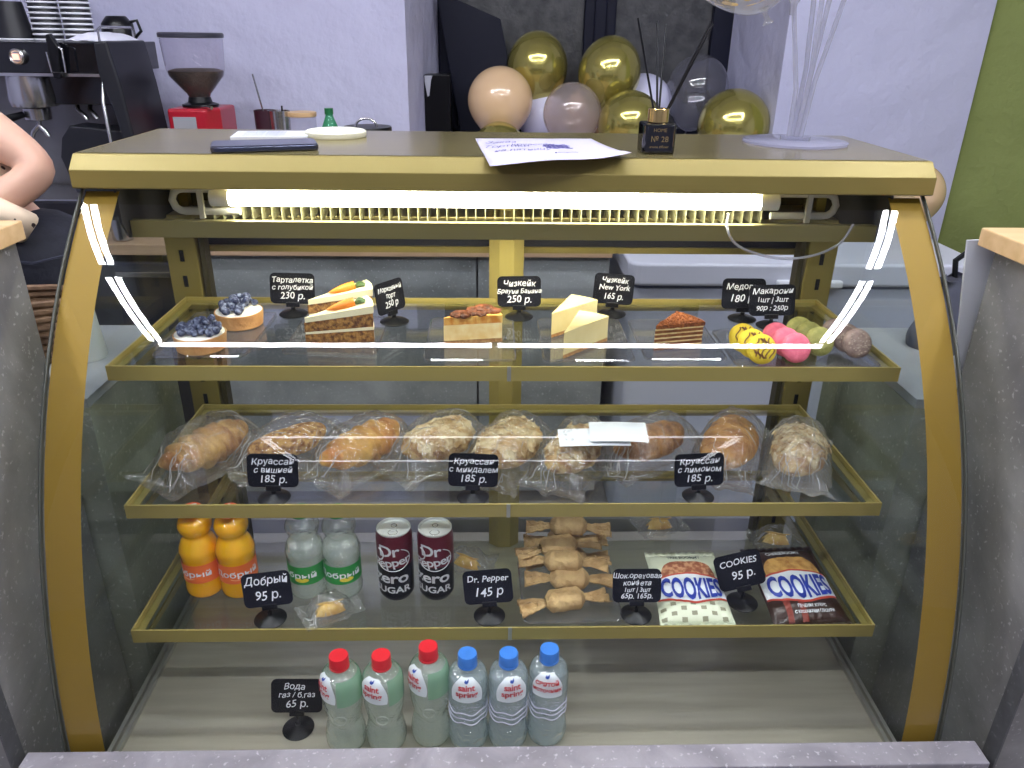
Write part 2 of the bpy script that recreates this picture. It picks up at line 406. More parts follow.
tube = obj('fluorescent_tube', MB().lathe([(.013, -.43), (.013, .43)], 20, M=Matrix.Rotation(PI/2, 4, 'Y')).xf(Matrix.Translation((-.018, .052, 1.176))), lamp_mat('tube_light', (1, .97, .80), LAMP_TUBE), case, smooth=True)
for s in (-1, 1):
    obj('tube_cap', MB().lathe([(.014, 0), (.014, .03)], 20, M=Matrix.Rotation(s*PI/2, 4, 'Y')).xf(Matrix.Translation((-.018+s*.43, .052, 1.176))), white_pl, case, smooth=True)
fins = MB()
for k in range(58):
    x = -.50 + k*.0165; fins.box(x-.0005, x+.0005, .112, .18, 1.126, 1.192)
obj('cooling_fins', fins, mat('fin_cream', (150, 146, 112), .6), case)
def arc(cx, cy, cz, r, a0, a1, n, pl='xz'):
    return [(cx + r*math.cos(R_(a0+(a1-a0)*k/n)), cy, cz + r*math.sin(R_(a0+(a1-a0)*k/n))) for k in range(n+1)]
pip = mat('white_pipe', (206, 204, 190), .35)
for s in (-1, 1):
    x = s*.50
    a = [(x-s*.06, .07, 1.15), (x+s*.03, .07, 1.15)] + [(x+s*(.03+.018*math.sin(R_(q))), .07, 1.168-.018*math.cos(R_(q))) for q in (20, 50, 90, 130, 160, 180)] + [(x-s*.06, .07, 1.186)]
    obj('cooling_pipe', MB().tube(a, .006, 10), pip, case, smooth=True)
    obj('pipe_clip', MB().box(x-.004, x+.004, .06, .068, 1.14, 1.195), pip, case)

# three glass shelves with gold rims
def shelf(z, hw, yf, yb, lab, clip):
    t = thing('glass_shelf', lab, 'shelf', (0, 0, z))
    h = .024; w = .014
    r = MB()
    # angle-profile rim: upright lip plus inner ledge
    r.box(-hw, hw, yf, yf+.003, -h, 0).box(-hw, hw, yb-.003, yb, -h, .0).box(-hw, -hw+.003, yf+.003, yb-.003, -h, 0).box(hw-.003, hw, yf+.003, yb-.003, -h, 0)
    r.box(-hw+.003, hw-.003, yf+.003, yf+w, -.013, -.011).box(-hw+.003, hw-.003, yb-w, yb-.003, -.013, -.011)
    r.box(-hw+.003, -hw+w, yf+w, yb-w, -.013, -.011).box(hw-w, hw-.003, yf+w, yb-w, -.013, -.011)
    obj('rim', r, rim_gold, t)
    obj('pane', MB().box(-hw+.004, hw-.004, yf+.005, yb-.005, -.0105, -.0055), glass_shelf, t)
    obj('rim_clip', MB().box(clip-.003, clip+.003, yf-.0015, yf, -h, .001), alu, t)
    for s in (-1, 1):
        obj('bracket', MB().prism([(yf+.02, -.026), (yf+.02, -.034), (max(yb, .2315), -.055), (max(yb, .2315), -.026)], s*(hw-.012)-.0015, s*(hw-.012)+.0015, lambda y, z_, x: Vector((x, y, z_))), gold, t)
    return t
shelf(.951, .618, -.112, .229, 'top glass shelf in a gold rim, carrying cakes, tarts and macarons', 0.0)
shelf(.742, .602, -.178, .183, 'middle glass shelf in a gold rim, carrying croissants in clear bags', 0.0)
shelf(.555, .597, -.250, .235, 'bottom glass shelf in a gold rim, carrying drinks, sweets and cookie packs', .003)
G1, G2, G3, GD = .951-.0053, .742-.0053, .555-.0053, .3632
# ================================================================== PRICE SIGNS
def rot_m(rx=0, ry=0, rz=0): return Euler((R_(rx), R_(ry), R_(rz))).to_matrix().to_4x4()
def sign(loc, lines, label, rz=0, tilt=12, roll=0, w=.080, h=.056, stem=.016, size=1.0, grp='chalkboard price signs'):
    """lines: (text, y, size[, x])"""
    t = thing('price_sign', label, 'price sign', loc, (0, 0, R_(rz)), grp)
    obj('base', MB().lathe([(.0255, 0), (.026, .0015), (.022, .004), (.008, .0065), (.004, .009), (.0035, .014)], 28), black_pl, t, smooth=True)
    obj('stem', MB().tube([(0, 0, .012), (0, .003, stem)], .0022, 8), black_pl, t, smooth=True)
    M = Matrix.Translation((0, .003, stem+.002)) @ rot_m(-tilt, 0, 0) @ Matrix.Rotation(R_(roll), 4, 'Y')
    clip = MB().box(-.012, .012, -.003, .003, -.005, .004, M)
    obj('clip', clip, black_pl, t, bevel=.001)
    M2 = M @ Matrix.Translation((0, 0, h/2+.001)) @ Matrix.Rotation(PI/2, 4, 'X')
    b = obj('board', MB().prism(rrect(w, h, .009), -.001, .001, lambda x, y, z: M2 @ Vector((x, y, z))), chalk, t)
    mb = MB(); k = 0
    for ln in lines:
        tx, y, sz = ln[:3]; x = ln[3] if len(ln) > 3 else 0
        k += 1
        write(mb, tx, sz*size, lambda a, c: M2 @ Vector((a, c, .00135)), x, y, slant=.18, wob=.045, seed=k+len(tx), off=.00012, sp=1.0)
    obj('chalk_writing', mb, white_ink, b)
    return t
sign((-.392, .146, G1), [('Тарталетка', .011, .0135), ('с голубикой', -.002, .0125), ('230 р.', -.019, .0175)], 'black price sign for the blueberry tarts, leftmost on the top shelf', 4, 12, 2)
sign((-.202, .105, G1), [('Морковный', .011, .0118), ('торт', -.002, .0125), ('250 р', -.018, .016)], 'narrow-looking price sign turned sideways, right of the carrot cake slices', 60, 10, 3, w=.078)
sign((.024, .134, G1), [('Чизкейк', .010, .015), ('Брауни Банана', -.003, .0112), ('250 р.', -.020, .018)], 'price sign between the browned cheesecake and the pale cheesecake slices', -4, 12, -2)
sign((.199, .152, G1), [('Чизкейк', .012, .0135), ('New York', -.002, .0145), ('165 р.', -.019, .016)], 'tilted price sign just behind the pale New York cheesecake slices', 14, 12, 8)
sign((.437, .127, G1), [('Медовик', .008, .0155), ('180 р', -.014, .019, -.004)], 'price sign reading 180, right of the layered honey cake', 0, 12, 0)
sign((.478, .090, G1), [('Макарони', .012, .0145), ('1шт | 3шт', -.003, .0125), ('90р : 250р', -.018, .0125)], 'price sign standing right behind the pink macarons', -8, 10, -4)
sign((-0.3763, -0.1496, G2), [('Круассан', .011, .0145), ('с вишней', -.003, .0135), ('185 р.', -.020, .0175)], 'price sign at the left end of the middle shelf front', 2, 10, 2)
sign((-0.0572, -0.1496, G2), [('Круассан', .011, .0140), ('с миндалем', -.003, .0135), ('185 р.', -.020, .0175)], 'price sign at the middle of the middle shelf front', 0, 10, 2)
sign((0.3105, -0.1496, G2), [('Круассан', .011, .0140), ('с лимоном', -.003, .0135), ('185 р.', -.020, .0175)], 'price sign at the right end of the middle shelf front', 0, 10, -3)
sign((-.386, -.219, G3), [('Добрый', .009, .0185), ('95 р.', -.016, .021)], 'price sign in front of the orange drink bottles', -4, 20, -9, stem=.021)
sign((-.030, -.216, G3), [('Dr. Pepper', .009, .0150), ('145 р', -.015, .0205)], 'price sign right of the dark red cans', -4, 20, -7, stem=.021)
sign((.212, -.216, G3), [('Шок.ореховая', .013, .0118), ('конфета', .001, .0118), ('1шт | 3шт', -.010, .0100), ('65р. 165р.', -.021, .0120)], 'price sign right of the paper-wrapped candies', 0, 20, 0, stem=.021)
sign((.398, -.187, G3), [('COOKIES', .010, .0150), ('95 р.', -.013, .0195, .004)], 'steeply tilted price sign between the two cookie packs', -6, 22, -17, stem=.026, w=.078, h=.060)
sign((-.348, -.272, GD), [('Вода', .012, .0145, -.004), ('газ / б.газ', -.002, .0130), ('65 р.', -.019, .0180)], 'price sign standing left of the water bottles at the bottom', 2, 18, 2, w=.083, h=.058, stem=.030)

# ================================================================== TARTS
crust = mat('tart_crust', (206, 160, 104), .7, col2=(186, 132, 80), scale=30, bump=.5, bscale=120)
cream = mat('whipped_cream', (240, 236, 226), .55, bump=.3, bscale=60)
berry_m = mat('blueberry', (44, 50, 82), .7, col2=(150, 160, 186), scale=130, lo=.45, hi=.72)
def ico(r, sub=2):
    import bmesh
    bm = bmesh.new(); bmesh.ops.create_icosphere(bm, subdivisions=sub, radius=r)
    vs = [v.co.copy() for v in bm.verts]; fs = [tuple(v.index for v in f.verts) for f in bm.faces]; bm.free(); return vs, fs
bv, bf = ico(.0066, 3)
berry0 = None
def tart(loc, label, spots, rz=0):
    global berry0
    t = thing('blueberry_tart', label, 'tart', loc, (0, 0, R_(rz)), 'blueberry tarts')
    obj('crust', MB().lathe([(.036, 0), (.0385, .002), (.0415, .026), (.0405, .027), (.0385, .022), (.036, .020)], 48), crust, t, smooth=True)
    obj('cream', MB().grid(lambda a, b: Vector((.0392*a*math.cos(2*PI*b), .0392*a*math.sin(2*PI*b), .0265 + .004*(1-a*a) + .0012*nz(a*9, b*9))), 10, 40, closev=True), cream, t, smooth=True)
    for x, y, z in spots:
        if berry0 is None:
            b = obj('blueberry', MB().add([v + Vector((0,0,0)) for v in bv if True], bf), berry_m, t, smooth=True); berry0 = b
            me = b.data
            for v in me.vertices:
                if v.co.z > .0058: v.co.z -= .0012
        else:
            b = berry0.copy(); COL.objects.link(b); b.parent = t
        b.location = (x, y, z); b.rotation_euler = (random.uniform(-.9, .5), random.uniform(-.7, .7), random.uniform(0, 6)); s = random.uniform(.88, 1.18); b.scale = (s, s, s*.9)
    return t
def berry_spots(seed, n, skip):
    rnd = random.Random(seed); out = []
    tries = 0
    while len(out) < n and tries < 5000:
        tries += 1
        a = rnd.uniform(0, 2*PI); r = .033*math.sqrt(rnd.random())
        x, y = r*math.cos(a), r*math.sin(a)
        if skip(x, y): continue
        if all((x-p[0])**2 + (y-p[1])**2 > .0112**2 for p in out): out.append((x, y, .0345 + .003*(1-(r/.033)**2)))
    base = list(out)
    for x, y, z in base[:12]:
        if x*x+y*y < .022**2: out.append((x+.006, y+.005, z+.0085))
    return out
tart((-.501, -.026, G1), 'front blueberry tart covered all over with powdered berries', berry_spots(3, 26, lambda x, y: y < -.029))
tart((-.471, .086, G1), 'rear blueberry tart with bare white cream on its right side', berry_spots(5, 20, lambda x, y: x > .012 and y < .018))
def tray(loc, w, d, label, rz=0, m=acrylic, lip=.004):
    t = thing('clear_tray', label, 'tray', loc, (0, 0, R_(rz)), 'clear trays under the cakes')
    fn = lambda x, y, z: Vector((x, y, z))
    obj('plate', MB().prism(rrect(w, d, .014), 0, .0014, fn), m, t)
    path = [Vector((x, y, .0028)) for x, y in rrect(w-.003, d-.003, .013)]
    obj('raised_edge', MB().tube(path, .0014, 6, closed=True), m, t, smooth=True)
    return t
TR = .0016
tray((-.495, .040, G1), .150, .215, 'white-looking clear tray under the two blueberry tarts', 0)
tray((-.290, .036, G1), .155, .180, 'clear tray under the carrot cake slices')
tray((-.062, .020, G1), .150, .200, 'clear tray under the browned cheesecake slice')
tray((.130, .020, G1), .150, .200, 'clear tray under the pale cheesecake slices')
tray((.288, .020, G1), .135, .190, 'clear tray under the layered honey cake')
tray((.478, -.020, G1), .235, .165, 'clear tray holding the four rows of macarons')
for o in bpy.data.objects:
    if o.name.startswith('blueberry_tart'): o.location.z += TR

# ================================================================== CAKE SLICES
def wedge_pts(L, wid, n=6):
    """tip at origin, outer arc at the far end: returns arc points"""
    half = math.atan2(wid/2, L); out = []
    for k in range(n+1):
        a = -half + 2*half*k/n; out.append((L*math.cos(a), L*math.sin(a)))
    return out
def layer(L, wid, hA, hB, f0, f1, inset=0, jit=0, seed=0, nl=14, nw=6):
    """one layer of a wedge slice between height fractions f0..f1; hA height at the tip, hB at the rim"""
    mb = MB(); half = math.atan2(wid/2, L)
    ring = []
    for k in range(nl+1): ring.append((L*(.02+.98*k/nl), -half))
    for k in range(1, nw): ring.append((L, -half + 2*half*k/nw))
    for k in range(nl+1): ring.append((L*(1-.98*k/nl), half))
    pts = []
    for i, (r, a) in enumerate(ring):
        pts.append(((r-inset)*math.cos(a), (r-inset)*math.sin(a)*(1-inset*8)))
    nlev = 3; vs = []
    for lv in range(nlev+1):
        f = f0 + (f1-f0)*lv/nlev
        for i, (x, y) in enumerate(pts):
            h = hA + (hB-hA)*min(1, x/L)
            d = jit*nz(i*.9+seed, lv*1.3+seed)
            vs.append(Vector((x + d*.6, y + d, h*f)))
    n = len(pts); fs = [tuple(range(n-1, -1, -1)), tuple(nlev*n+k for k in range(n))]
    for lv in range(nlev):
        for k in range(n): fs.append((lv*n+k, lv*n+(k+1) % n, (lv+1)*n+(k+1) % n, (lv+1)*n+k))
    return mb.add(vs, fs)
sponge = mat('carrot_sponge', (176, 128, 66), .85, col2=(96, 56, 26), scale=150, bump=1, bscale=240, lo=.38, hi=.62)
frost = mat('cream_frosting', (240, 230, 190), .5, bump=.2, bscale=50)
carrot_o = mat('orange_icing', (232, 134, 38), .45)
carrot_g = mat('green_icing', (64, 92, 50), .5, bump=.6, bscale=300)
def carrot_cake(loc, rz, label, L=.115, wid=.062, hA=.044, hB=.064):
    t = thing('carrot_cake_slice', label, 'cake', loc, (0, 0, R_(rz)), 'carrot cake slices')
    for nme, a, b, m, ins, j in (('lower_sponge', 0, .34, sponge, .001, .0016), ('middle_cream', .345, .425, frost, 0, .0005), ('upper_sponge', .43, .80, sponge, .001, .0016), ('frosting', .805, 1.0, frost, -.0008, .0006)):
        obj(nme, layer(L, wid, hA, hB, a, b, ins, j, seed=a*9), m, t, smooth=True)
    zt = hA + (hB-hA)*.6
    n = 12; vs = MB()
    vs.tube([(L*(.34+.40*k/n), -.004+.004*k/n, zt + .0035 + (hB-hA)*(.4*k/n-.2)) for k in range(n+1)], [.0012+.0072*math.sin(PI*.5*min(1, k/n*1.25)) for k in range(n+1)], 12)
    c = obj('carrot_decoration', vs, carrot_o, t, smooth=True)
    lf = MB()
    for q in (-30, 0, 30):
        lf.tube([(L*.76, 0, zt+.006), (L*.76+.009*math.cos(R_(q)), .009*math.sin(R_(q)), zt+.010), (L*.76+.017*math.cos(R_(q)), .017*math.sin(R_(q)), zt+.009)], [.003, .0042, .002], 8)
    obj('leaf', lf, carrot_g, c, smooth=True)
    return t
carrot_cake((-.338, -.004, G1+TR), 18, 'front carrot cake slice with a bright orange icing carrot')
carrot_cake((-.352, .088, G1+TR), 18, 'rear carrot cake slice standing behind the other carrot cake')
cheese_p = mat('cheesecake_pale', (226, 208, 146), .7, col2=(232, 216, 160), scale=20, bump=.15, bscale=90)
biscuit = mat('biscuit_base', (192, 148, 96), .85, col2=(160, 112, 66), scale=160, bump=.8, bscale=260)
rim_y = mat('cheesecake_rim', (222, 184, 96), .6, col2=(236, 206, 128), scale=30)
def cheesecake(loc, rz, label, L=.116, wid=.056, h=.045):
    t = thing('cheesecake_slice', label, 'cake', loc, (0, 0, R_(rz)), 'pale cheesecake slices')
    obj('biscuit_base', layer(L, wid, h, h, 0, .13, -.0006, .0008), biscuit, t, smooth=True)
    obj('filling', layer(L, wid, h, h, .132, .985, 0, .0007, 3), cheese_p, t, smooth=True)
    return t
cheesecake((.087, -.070, G1+TR), 58, 'front pale cheesecake slice with plain smooth sides')
cheesecake((.074, .022, G1+TR), 54, 'rear pale cheesecake slice, its broad end beside the New York sign')
caramel = mat('browned_cheesecake', (236, 190, 104), .6, col2=(206, 128, 42), scale=60, stretch=(1, 1, .35), lo=.45, hi=.62)
choc = mat('brownie_chunk', (74, 34, 18), .5, col2=(132, 70, 36), scale=90, bump=.7, bscale=160)
t = thing('brownie_cheesecake_slice', 'browned cheesecake slice topped with dark brownie chunks', 'cake', (-.108, -.010, G1+TR), (0, 0, R_(26)))
L, wd, hh = .100, .060, .047
obj('biscuit_base', layer(L, wd, hh, hh, 0, .14, -.0004, .001), biscuit, t, smooth=True)
obj('filling', layer(L, wd, hh, hh, .142, .72, 0, .0008, 2), mat('banana_filling', (248, 226, 168), .6, col2=(236, 198, 126), scale=40), t, smooth=True)
obj('browned_top', layer(L, wd, hh, hh, .722, 1.0, -.0006, .0012, 5), caramel, t, smooth=True)
rnd = random.Random(4)
for k in range(30):
    a = rnd.uniform(-.27, .26); r = rnd.uniform(.020, .094)
    vs, fs = ico(rnd.uniform(.005, .0105), 2)
    vs = [Vector((v.x*1.25, v.y, v.z*.55))*(1+.35*nz(v.x*300+k, v.y*300, v.z*300)) + Vector((r*math.cos(a), r*math.sin(a), hh+.002)) for v in vs]
    obj('brownie_chunk', MB().add(vs, fs), choc, t, smooth=True)
# honey cake
crumb = mat('honey_crumb', (150, 84, 34), .85, col2=(110, 54, 20), scale=240, bump=1, bscale=260, lo=.4, hi=.6)
honey = mat('honey_sponge', (138, 84, 40), .8, col2=(112, 62, 28), scale=110, bump=.6, bscale=160)
hcream = mat('honey_cream', (226, 202, 148), .6, col2=(206, 172, 112), scale=70)
t = thing('honey_cake_slice', 'layered honey cake slice covered in brown crumbs', 'cake', (.240, -.034, G1+TR), (0, 0, R_(34)))
L, wd, hh = .088, .066, .041
fr0 = 0
for k in range(5):
    obj('sponge_layer', layer(L, wd, hh, hh, fr0, fr0+.115, 0, .0014, k), honey, t, smooth=True)
    obj('cream_layer', layer(L, wd, hh, hh, fr0+.117, fr0+.178, .0004, .0016, k+7), hcream, t, smooth=True); fr0 += .18
top = layer(L, wd, hh, hh, .9, 1.06, -.002, .0022, 11)
obj('crumb_coating', top, crumb, t, smooth=True)
rnd = random.Random(9)
cr = MB()
def crumbs(mb, n, fn, r0, r1, rnd):
    for k in range(n):
        p = fn(rnd); r = rnd.uniform(r0, r1); vs, fs = ico(r, 1)
        mb.add([v*(1+.4*nz(v.x*900+k, v.y*900, 3)) + p for v in vs], fs)
    return mb
def on_top(rnd):
    a = rnd.uniform(-.36, .36); r = L*math.sqrt(rnd.uniform(.02, 1)); return Vector((r*math.cos(a), r*math.sin(a)*.98, hh*1.06))
o = obj('crumbs', crumbs(cr, 150, on_top, .0012, .0026, rnd), crumb, t); o['kind'] = 'stuff'

# ================================================================== MACARONS
def mac_mats(nm, c, c2): return mat(nm+'_shell', c, .7, col2=c2, scale=120, bump=.25, bscale=260), mat(nm+'_filling', tuple(int(v*.86) for v in c2), .6)
def macaron0(nm, cols, label, group, streak=None):
    t = thing('macaron', label, 'macaron', (0, 0, 0), (0, 0, 0), group)
    s = [(0, .0105), (.010, .0102), (.018, .0085), (.0225, .0052), (.0232, .0035), (.0240, .0022), (.0228, .0012), (.0205, .0010)]
    sh, fi = mac_mats(nm, *cols)
    a = obj('shell', MB().lathe(s[::-1], 32, cap=False), sh, t, smooth='all'); b = obj('shell', MB().lathe([(r, -z) for r, z in s], 32, cap=False), sh, t, smooth='all')
    obj('filling', MB().lathe([(.0205, -.0016), (.0214, 0), (.0205, .0016)], 28), fi, t, smooth='all')
    if streak:
        mb = MB(); rnd = random.Random(5)
        for k in range(7):
            x0 = -.018 + k*.006; pts = []
            for q in range(9):
                y = -.016 + q*.004; x = x0 + .005*math.sin(q*.9+k); r = math.hypot(x, y)
                if r < .0195: pts.append((x, y, .0108 - .0032*(r/.02)**3 + .0002))
            if len(pts) > 2: mb.tube(pts, .0011, 6)
        obj('chocolate_streaks', mb, streak, a, smooth=True)
    return t
kinds = [('yellow', ((232, 206, 60), (222, 190, 44)), 'chocolate-streaked yellow', mat('streak_brown', (110, 64, 30), .5)),
         ('pink', ((238, 120, 140), (228, 104, 128)), 'pink', None),
         ('green', ((156, 152, 84), (134, 132, 66)), 'olive green', None),
         ('cocoa', ((156, 134, 124), (128, 106, 98)), 'speckled cocoa', mat('sprinkle', (205, 190, 170), .6))]
starts = [(.398, -.094), (.455, -.088), (.504, -.060), (.562, -.068)]
for ki, (nm, cols, word, st) in enumerate(kinds):
    grp = word + ' macarons in the clear tray'
    x, y = starts[ki]
    place = ['front', 'second', 'rearmost']
    m0 = macaron0(nm, cols, '%s macaron at the front of its row' % word, grp, st if nm == 'yellow' else None)
    if nm == 'cocoa':
        mb = MB(); rnd = random.Random(2)
        for k in range(60):
            a = rnd.uniform(0, 6.28); r = .019*math.sqrt(rnd.random()); p = Vector((r*math.cos(a), r*math.sin(a), .0108-.0035*(r/.02)**3)); mb.box(p.x-.0009, p.x+.0009, p.y-.0004, p.y+.0004, p.z-.0003, p.z+.0006)
        o = obj('sprinkles', mb, st, [c for c in bpy.data.objects if c.parent == m0][0]); o['kind'] = 'stuff'
    for k in range(3):
        ti = 62 - 3*k
        loc = (x - .007*k, y + .0245*k, G1 + TR + .0275)
        rot = (R_(ti), 0, R_(6))
        if k == 0: m0.location = loc; m0.rotation_euler = rot
        else: dup(m0, '%s macaron, %s in its row counted from the front' % (word, place[k]), grp, loc, rot)

# ================================================================== CROISSANTS IN BAGS
cr_plain = mat('croissant_crust', (228, 184, 104), .5, col2=(156, 98, 38), scale=22, bump=1, bscale=70, lo=.36, hi=.64, stretch=(1.6, .7, .7), detail=9, bdist=.01)
cr_gold = mat('croissant_golden', (234, 182, 84), .5, col2=(190, 118, 34), scale=20, bump=1, bscale=60, lo=.36, hi=.64, stretch=(1.8, .6, .6), detail=9, bdist=.01)
cr_dark = mat('croissant_brown', (202, 144, 74), .5, col2=(136, 82, 30), scale=24, bump=1, bscale=70, lo=.36, hi=.64, stretch=(1.6, .7, .7), detail=9, bdist=.01)
cr_seed = mat('croissant_crumbed', (222, 170, 92), .8, col2=(150, 94, 38), scale=110, bump=1, bscale=130, lo=.4, hi=.6, bdist=.01)
cr_alm = mat('croissant_almond', (216, 182, 118), .8, col2=(160, 112, 58), scale=50, bump=1, bscale=90, lo=.38, hi=.62, detail=8, bdist=.01)
flake_m = mat('almond_flake', (240, 222, 176), .6, col2=(196, 158, 100), scale=45, lo=.4, hi=.6)
def croissant(loc, rz, label, m, L=.160, Wd=.070, H=.056, seed=0, seg=7, flakes=0, curve=.012, pitch=0, depth=.13, grp=None):
    t = thing('croissant', label, 'croissant', loc, (0, R_(pitch), R_(rz)), grp)
    def fn(a, b):
        u = a*2-1; ang = 2*PI*b
        env = max(0, 1-abs(u)**2.4)**.62
        q = (a*seg + .18*math.sin(ang*1+seed)) % 1; mid = 1 - abs(u)
        ridge = 1 - depth*(q**1.5) if u < 0 else 1 - depth*((1-q)**1.5)
        r = env*ridge*(1+.06*nz(u*4+seed, math.cos(ang)*2, math.sin(ang)*2)) + .012*max(0, 1-abs(u)*1.0)
        y = Wd/2*r*math.cos(ang); z = H/2*r*math.sin(ang)
        z = max(z + H*.46, .0006 + .002*abs(nz(u*9, ang)))
        if env < .25: z = z*.9
        return Vector((u*L/2, y + curve*(u*u), z))
    body = obj('crust', MB().grid(fn, 84, 36, closev=True), m, t, smooth='all')
    if flakes:
        rnd = random.Random(seed+50); mb = MB()
        for k in range(flakes):
            a = rnd.uniform(.12, .88); b = rnd.uniform(.04, .46); p = fn(a, b); e = .002
            n = (fn(a+e, b)-p).cross(fn(a, b+e)-p).normalized()
            if n.z < 0: n = -n
            M = Matrix.Translation(p + n*.0012) @ n.to_track_quat('Z', 'Y').to_matrix().to_4x4() @ Matrix.Rotation(rnd.uniform(0, 6), 4, 'Z') @ rot_m(rnd.uniform(-28, 28), rnd.uniform(-28, 28), 0)
            w, l = rnd.uniform(.0035, .0058), rnd.uniform(.006, .010)
            mb.prism([(l*math.cos(R_(q)), w*math.sin(R_(q))) for q in range(0, 360, 45)], -.0004, .0004, lambda x, y, z: M @ Vector((x, y, z)))
        o = obj('almond_flakes', mb, flake_m, body); o['kind'] = 'stuff'
    return t
glint_m = glassy('crease_glint', (1, 1, .97), .1, 1.5, milk=.5, milk_col=(1, 1, .96), boost=.2)  # folds of the film, coloured milky white to stand for bright glints
def film_bag(loc, rz, label, L, Wd, T, seed, m=None, pitch=0, grp='clear bags around the croissants', fillL=.75, under=.0):
    """a cellophane bag: two crumpled sheets sealed along the edges, bulging over what it holds"""
    t = thing('clear_bag', label, 'bag', loc, (0, R_(pitch), R_(rz)), grp)
    def edge(a):  # flared crumpled ends
        u = a*2-1
        return 1 + .10*max(0, abs(u)-fillL)/(1-fillL) - .12*math.exp(-((abs(u)-fillL)/.12)**2)
    def top(a, b):
        u, v = a*2-1, b*2-1
        f = max(0, 1-(abs(u)/(fillL+.12))**3.2) * max(0, 1-abs(v)**2.6)
        c = .0048*nz(u*5+seed, v*4, seed) + .0060*abs(nz(u*8+v*5+seed, v*3-u*5, 2+seed)) + .0030*abs(nz(u*17-v*12, v*14+seed, seed)) + .0012*nz(u*34, v*27+seed, seed)
        e = (1-abs(u)**6)*(1-abs(v)**6)
        z = T*f**.75 + c*(.35+.65*e) + .003 + .010*max(0, abs(u)-fillL)/(1-fillL)*(.5+nz(v*3+seed, u, 9))
        return Vector((u*L/2 + .004*nz(v*4, u*3+seed), v*Wd/2*edge(a) + .004*nz(u*5+seed, v), max(z, .0016)))
    def bot(a, b):
        p = top(a, b); u, v = a*2-1, b*2-1
        e = max(0, (1-abs(u)**8)*(1-abs(v)**8))
        return Vector((p.x, p.y, p.z*(1-e) + (.0006)*e))
    nu, nv = (64, 40) if L > .15 else (30, 20)
    jit = lambda a, k: max(0, min(1, a + (.35/nu)*nz(a*91+k, k*7.3)*(0 if a < .01 or a > .99 else 1)))
    g = MB().grid(lambda a, b: top(jit(a, b*13), jit(b, a*17)), nu, nv)
    g.f = [q for f in g.f for q in ((f[0], f[1], f[2]), (f[0], f[2], f[3]))]
    obj('upper_film', g, m or bag_film, t)
    obj('lower_film', MB().grid(bot, 24, 16), m or bag_film, t, smooth='all')
    rn = random.Random(int(seed*10)); cm = MB()
    for k in range(13 if L > .15 else 6):
        e = rn.choice((0, 0, 1)); a0 = rn.uniform(.02, .12); a1 = a0 + rn.uniform(.06, .20); b0 = rn.uniform(.06, .94); b1 = b0 + rn.uniform(-.22, .22)
        if e: a0, a1 = 1-a0, 1-a1
        n = 4; pts = [top(a0+(a1-a0)*q/n, max(.01, min(.99, b0+(b1-b0)*q/n + .035*math.sin(q*2.9+k)))) + Vector((0, 0, .0006)) for q in range(n+1)]
        cm.tube(pts, [.0002+.00055*math.sin(PI*(q+.6)/(n+1.2)) for q in range(n+1)], 5)
    for k in range(9 if L > .15 else 3):
        a0 = rn.uniform(.2, .7); b0 = rn.uniform(.1, .8); da, db = rn.uniform(-.12, .15), rn.uniform(-.25, .25); n = 5
        cm.tube([top(a0+da*q/n, max(.02, min(.98, b0+db*q/n))) + Vector((0, 0, .0005)) for q in range(n+1)], [.0001+.0006*math.sin(PI*(q+.4)/(n+.8)) for q in range(n+1)], 5)
    o = obj('crease_glints', cm, glint_m, t, smooth='all'); o['kind'] = 'stuff'
    return t
CR = [ # x, y, rz, material, kwargs, description
 (-.528, .002, 55, cr_plain, dict(L=.175, Wd=.084, H=.066, seed=1, seg=6, depth=.34), 'golden brown croissant at the left end of the middle shelf'),
 (-.392, .030, 40, cr_seed, dict(L=.150, Wd=.066, H=.050, seed=2, seg=4, depth=.06), 'smooth crumb-coated croissant, second from the left on the middle shelf'),
 (-.253, .010, 52, cr_gold, dict(L=.180, Wd=.080, H=.064, seed=3, seg=6, depth=.30), 'plain yellow-gold croissant, third from the left on the middle shelf'),
 (-.118, .025, 42, cr_alm, dict(L=.150, Wd=.086, H=.062, seed=4, seg=4, flakes=420, depth=.08), 'almond croissant behind the middle price sign, to its left'),
 (.008, .010, 62, cr_alm, dict(L=.160, Wd=.098, H=.064, seed=5, seg=4, flakes=460, depth=.08), 'almond croissant at the centre of the middle shelf'),
 (.124, -.010, 60, cr_alm, dict(L=.155, Wd=.084, H=.062, seed=6, seg=5, flakes=160, depth=.25), 'powdered croissant under the white paper slips'),
 (.270, .022, 32, cr_dark, dict(L=.160, Wd=.072, H=.060, seed=7, seg=5, depth=.1), 'brown croissant right of the white paper slips'),
 (.410, .012, 62, cr_dark, dict(L=.180, Wd=.092, H=.068, seed=8, seg=4, depth=.05), 'smooth orange-brown croissant behind the lemon price sign'),
 (.525, -.018, 68, cr_alm, dict(L=.155, Wd=.092, H=.066, seed=9, seg=4, flakes=260, depth=.08), 'pale almond croissant at the right end of the middle shelf')]
BD = ['leftmost of the clear bags, spreading over the shelf corner', 'clear bag around the smooth crumb-coated croissant', 'clear bag around the plain yellow-gold croissant',
      'clear bag around the almond croissant left of centre', 'clear bag around the almond croissant at the centre', 'clear bag around the powdered croissant under the paper slips',
      'clear bag around the brown croissant beside the paper slips', 'clear bag around the smooth orange-brown croissant', 'milky crumpled bag at the right end of the middle shelf']
